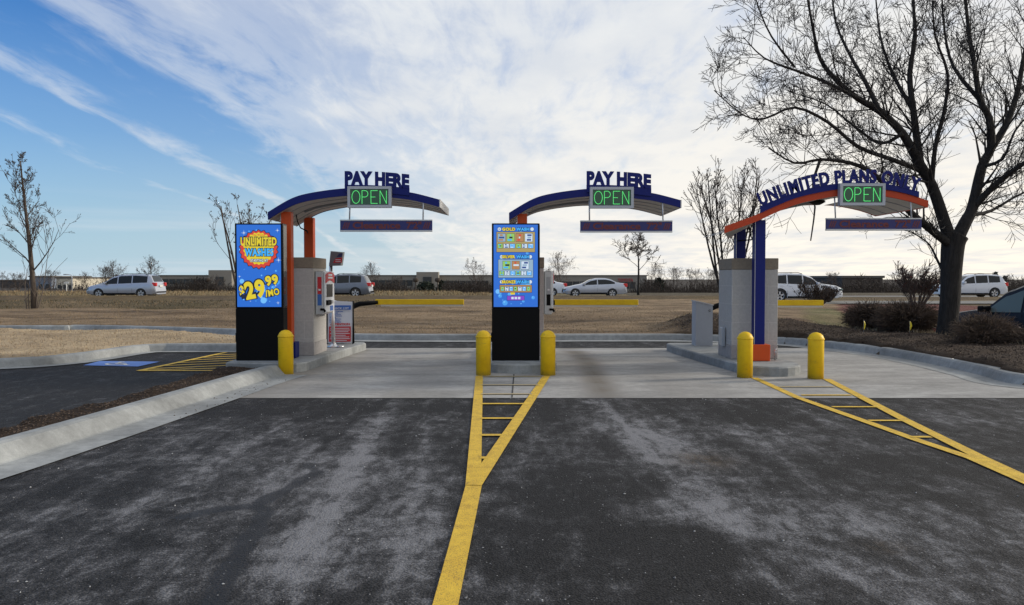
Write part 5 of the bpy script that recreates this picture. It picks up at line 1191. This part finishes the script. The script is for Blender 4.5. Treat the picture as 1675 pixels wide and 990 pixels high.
# ------------------------------------------------------------------ pay terminals on the pillars
def terminal(xw, label, c1, c2):
    t = thing('pay_terminal', label, 'pay terminal', (xw, 14.08, .86), 0, 'pay terminals on the block pillars')
    mb = MB(); mb.box(.002, .14, 0, .80, 0, .76, ALU, .012); mb.build('cabinet', t)
    mb = MB(); mb.box(.045, .115, -.008, -.001, .36, .66, c1); mb.box(.045, .115, -.009, -.001, .16, .355, c2); mb.box(.06, .10, -.012, -.008, .42, .45, PAPER); mb.build('side_graphic', t)
    mb = MB(); mb.box(.141, .165, .05, .78, .03, .75, PAPER, .008); mb.build('front_panel', t)
    mb = MB(); q = [(.08 + .65 * i / 10, .55 + .05 * math.sin(math.pi * i / 10)) for i in range(11)]; mb.loft([[(xx, y, z) for y, z in q] + [(xx, y, z + .15) for y, z in reversed(q)] for xx in (.1655, .178)], RED)
    for zz_, w2 in ((.68, .15), (.63, .18)): mb.box(.1785, .181, .40 - w2, .40 + w2, zz_, zz_ + .032, PAPER)
    mb.build('red_header', t)
    mb = MB(); mb.box(.1655, .172, .16, .62, .30, .53, BLACK, .003); mb.build('display', t)
    mb = MB(); mb.box(.1655, .20, .12, .40, .16, .25, BLACKM, .01); mb.box(.1655, .19, .5, .6, .18, .24, ALU, .005); mb.build('card_reader', t)
    mb = MB(); mb.box(.1655, .170, .42, .66, .05, .14, BLUEPR, .002); mb.build('blue_sticker', t)
    mb = MB(); mb.tube([(.10, -.01, .09), (.16, -.03, .09), (.18, -.02, .05)], .022, BLACKM, 8); mb.build('coin_knob', t)
    return t
terminal(-3.45, 'left pay terminal with red header, on the right face of the left pillar', RED, BLUEPR)
terminal(.56, 'middle pay terminal seen edge-on beside the menu kiosk', GREYM, BLACKM)

# scanner post on the left island
b = G(546, 568, .15); t = thing('scanner_post', 'slender steel post with a tilted grey reader head behind the left pay pillar', 'scanner', (b.x, b.y, .15)); topz = D(541, 434, b.y).z - .15
dxp = D(541, 434, b.y).x - b.x
mb = MB(); mb.tube([(0, 0, 0), (dxp * .3, 0, .5), (dxp * 1.0, 0, topz + .05)], [.04, .036, .034], STEEL, 12); mb.build('post', t)
mb = MB(); mb.lathe([(.12, 0), (.12, .02), (.07, .035), (.05, .07)], STEEL, 16); mb.lathe([(.07, 0), (.07, .03), (.02, .035)], STEEL, 12, (.14, -.05, 0)); mb.build('base_plate', t)
hx = D(550.5, 423, b.y); mb = MB(); hw_, hh_ = .135, .145; cx0 = hx.x - b.x; cz0 = hx.z - .15
mb.loft([[(cx0 - hw_ * s + o, yy, cz0 + zz_) for o, zz_ in ((0, -hh_ * s), (hw_ * 1.8 * s, -hh_ * s * .95), (hw_ * 2.1 * s, hh_ * .85 * s), (hw_ * .25 * s, hh_ * s))] for s, yy in ((.9, -.09), (1, -.06), (1, .06), (.85, .10))], mat('dark_casing', (.16, .17, .18), .5)); mb.build('reader_head', t)
mb = MB(); mb.add([(cx0 - .05, -.0925, cz0 - .09), (cx0 + .12, -.0925, cz0 - .085), (cx0 + .135, -.0925, cz0 + .02), (cx0 + .0, -.0925, cz0 + .0)], [(0, 1, 2, 3)], RED); mb.add([(cx0 + .02, -.0935, cz0 + .025), (cx0 + .135, -.0935, cz0 + .03), (cx0 + .14, -.0935, cz0 + .10), (cx0 + .07, -.0935, cz0 + .09)], [(0, 1, 2, 3)], mat('navy_print', (.02, .03, .12), .5))
for k in (0, 1): mb.box(cx0 + .0, cx0 + .10, -.097, -.0945, cz0 - .035 - k * .035, cz0 - .02 - k * .035, PAPER)
mb.build('head_graphic', t)

# sandwich board
b = G(556, 563, .15); bw = .25; t = thing('sandwich_board', 'white sandwich board with blue list and red ATTENTION panel on the left island', 'sign', (b.x, b.y, .15), R(6)); Hb = .86
mb = MB(); tl = .11
def bp(x, z, o=0.0): return (x, tl * z / Hb - o, z)
mb.loft([[bp(-bw, .02), bp(bw, .02), bp(bw, Hb), bp(-bw, Hb + .03)], [bp(-bw, .02, -.02), bp(bw, .02, -.02), bp(bw, Hb, -.02), bp(-bw, Hb + .03, -.02)]], PAPER); mb.build('front_board', t)
mb = MB(); mb.loft([[(-bw, 2 * tl - tl * z / Hb + o, z) for z, o in ((.02, .0), (.02, .02))] + [(-bw, tl + .05, Hb), (-bw, tl + .03, Hb)], [(bw, 2 * tl - tl * z / Hb + o, z) for z, o in ((.02, .0), (.02, .02))] + [(bw, tl + .05, Hb), (bw, tl + .03, Hb)]], PAPER); mb.build('rear_board', t)
mb = MB()
for s_ in (-1, 1): mb.tube([bp(s_ * (bw + .012), 0), bp(s_ * (bw + .012), Hb + .02)], .014, BLACKM, 6); mb.tube([(s_ * (bw + .012), 2 * tl, 0), (s_ * (bw + .012), tl + .02, Hb)], .014, BLACKM, 6)
mb.build('frame', t)
mb = MB(); q4 = lambda x0, x1, z0, z1, m, o=.024: mb.add([bp(x0, z0, o), bp(x1, z0, o), bp(x1, z1, o), bp(x0, z1, o)], [(0, 1, 2, 3)], m)
q4(-bw + .03, bw - .03, .70, .79, BLUEPR); q4(-bw + .03, bw - .03, .05, .36, RED)
tm = lambda x, z, o: Matrix.Translation(bp(x, z, o)) @ Matrix.Rotation(R(90) - math.atan(tl / Hb), 4, 'X')
for k, s_ in enumerate(['Power Antennas', 'Bike Racks', 'Luggage Racks', 'Loose Chrome', 'Spoilers', 'Loose Mirrors', 'Non Factory', 'Installed Items']):
    mb.text(s_, .04, BLUEPR, tm(-bw + .04, .655 - k * .031, .026), bold=.0008, align='LEFT')
mb.text('ATTENTION', .06, RED, tm(0, .385, .026), bold=.003, width=.40, height=.045)
mb.text('CHECK LIST', .05, PAPER, tm(0, .710, .028), bold=.001, width=.36, height=.04)
for k in range(8):
    w2 = (.19, .2, .17, .2, .12, .19, .2, .14)[k]; q4(-w2, w2, .315 - k * .035, .327 - k * .035, PAPER, .027)
mb.build('print', t)

# ------------------------------------------------------------------ barrier gates
def gate(x, y, xa, xe, label, group='barrier gates at the end of the lanes'):
    t = thing('barrier_gate', label, 'barrier gate', (x, y, .15), 0, group); w_ = .17; h0, h1 = .80, .88
    mb = MB(); mb.loft([[(-w_, 0, 0), (w_, 0, 0), (w_, .34, 0), (-w_, .34, 0)], [(-w_, 0, h1), (w_, 0, h0), (w_, .34, h0), (-w_, .34, h1)]], mat('cabinet_grey', (.34, .36, .40), .5, .1, var=.04)); mb.build('cabinet', t)
    mb = MB(); mb.loft([[(-w_ - .012, -.012, h1 + .002), (w_ + .012, -.012, h0 + .002), (w_ + .012, .352, h0 + .002), (-w_ - .012, .352, h1 + .002)], [(-w_ - .012, -.012, h1 + .025), (w_ + .012, -.012, h0 + .02), (w_ + .012, .352, h0 + .02), (-w_ - .012, .352, h1 + .025)]], ALU); mb.build('lid', t)
    mb = MB(); mb.loft([[(w_ - .06 + .022 * math.cos(k * .5236), yy, .70 + .022 * math.sin(k * .5236)) for k in range(12)] for yy in (-.012, .001)], BLACKM); mb.loft([[(w_ - .06 + .013 * math.cos(k * .5236), yy, .70 + .013 * math.sin(k * .5236)) for k in range(12)] for yy in (-.016, -.011)], ALU); mb.build('lock', t)
    mb = MB(); Xa, Xe = xa - x, xe - x; pts = [(w_ - .02, .45, .70), (w_ + .10, .45, .74), (w_ + .25, .45, .80), (Xa + .06, .45, .835)]
    mb.tube(pts, [.055, .06, .055, .04], BLACKM, 6); mb.cyl((w_ - .08, .30, .69), (w_ - .08, .47, .69), .07, .07, BLACKM, 12); mb.build('arm_bracket', t)
    mb = MB(); mb.box(Xa, Xe, .44, .47, .785, .90, YEL, .008); mb.build('arm', t)
    mb = MB(); mb.box(Xa + .12, Xe - .02, .445, .465, .752, .784, mat('arm_edge', (.55, .53, .45), .6)); mb.build('rubber_edge', t)
    return t
gate(-3.66, 16.6, -2.90, -1.02, 'left yellow barrier arm behind the sandwich board')
gate(.28, 16.35, .62, 2.64, 'middle yellow barrier arm right of the menu kiosk')
gate(3.83, 16.0, 4.35, 6.38, 'right barrier gate with visible grey cabinet left of the block pillar')
# small camera housing on the right pillar
mb = MB(); mb.box(-.06, .06, -.05, .08, .02, .10, GREYM, .01); mb.box(-.035, .035, -.02, .04, 0, .02, GREYM); tag(mb.build('camera_housing', loc=(4.26, 13.9, 1.83)), 'small grey box on top of the right-hand block pillar between the blue posts', 'camera box')
print('objects', len(bpy.data.objects), 'verts', sum(len(m.vertices) for m in bpy.data.meshes))
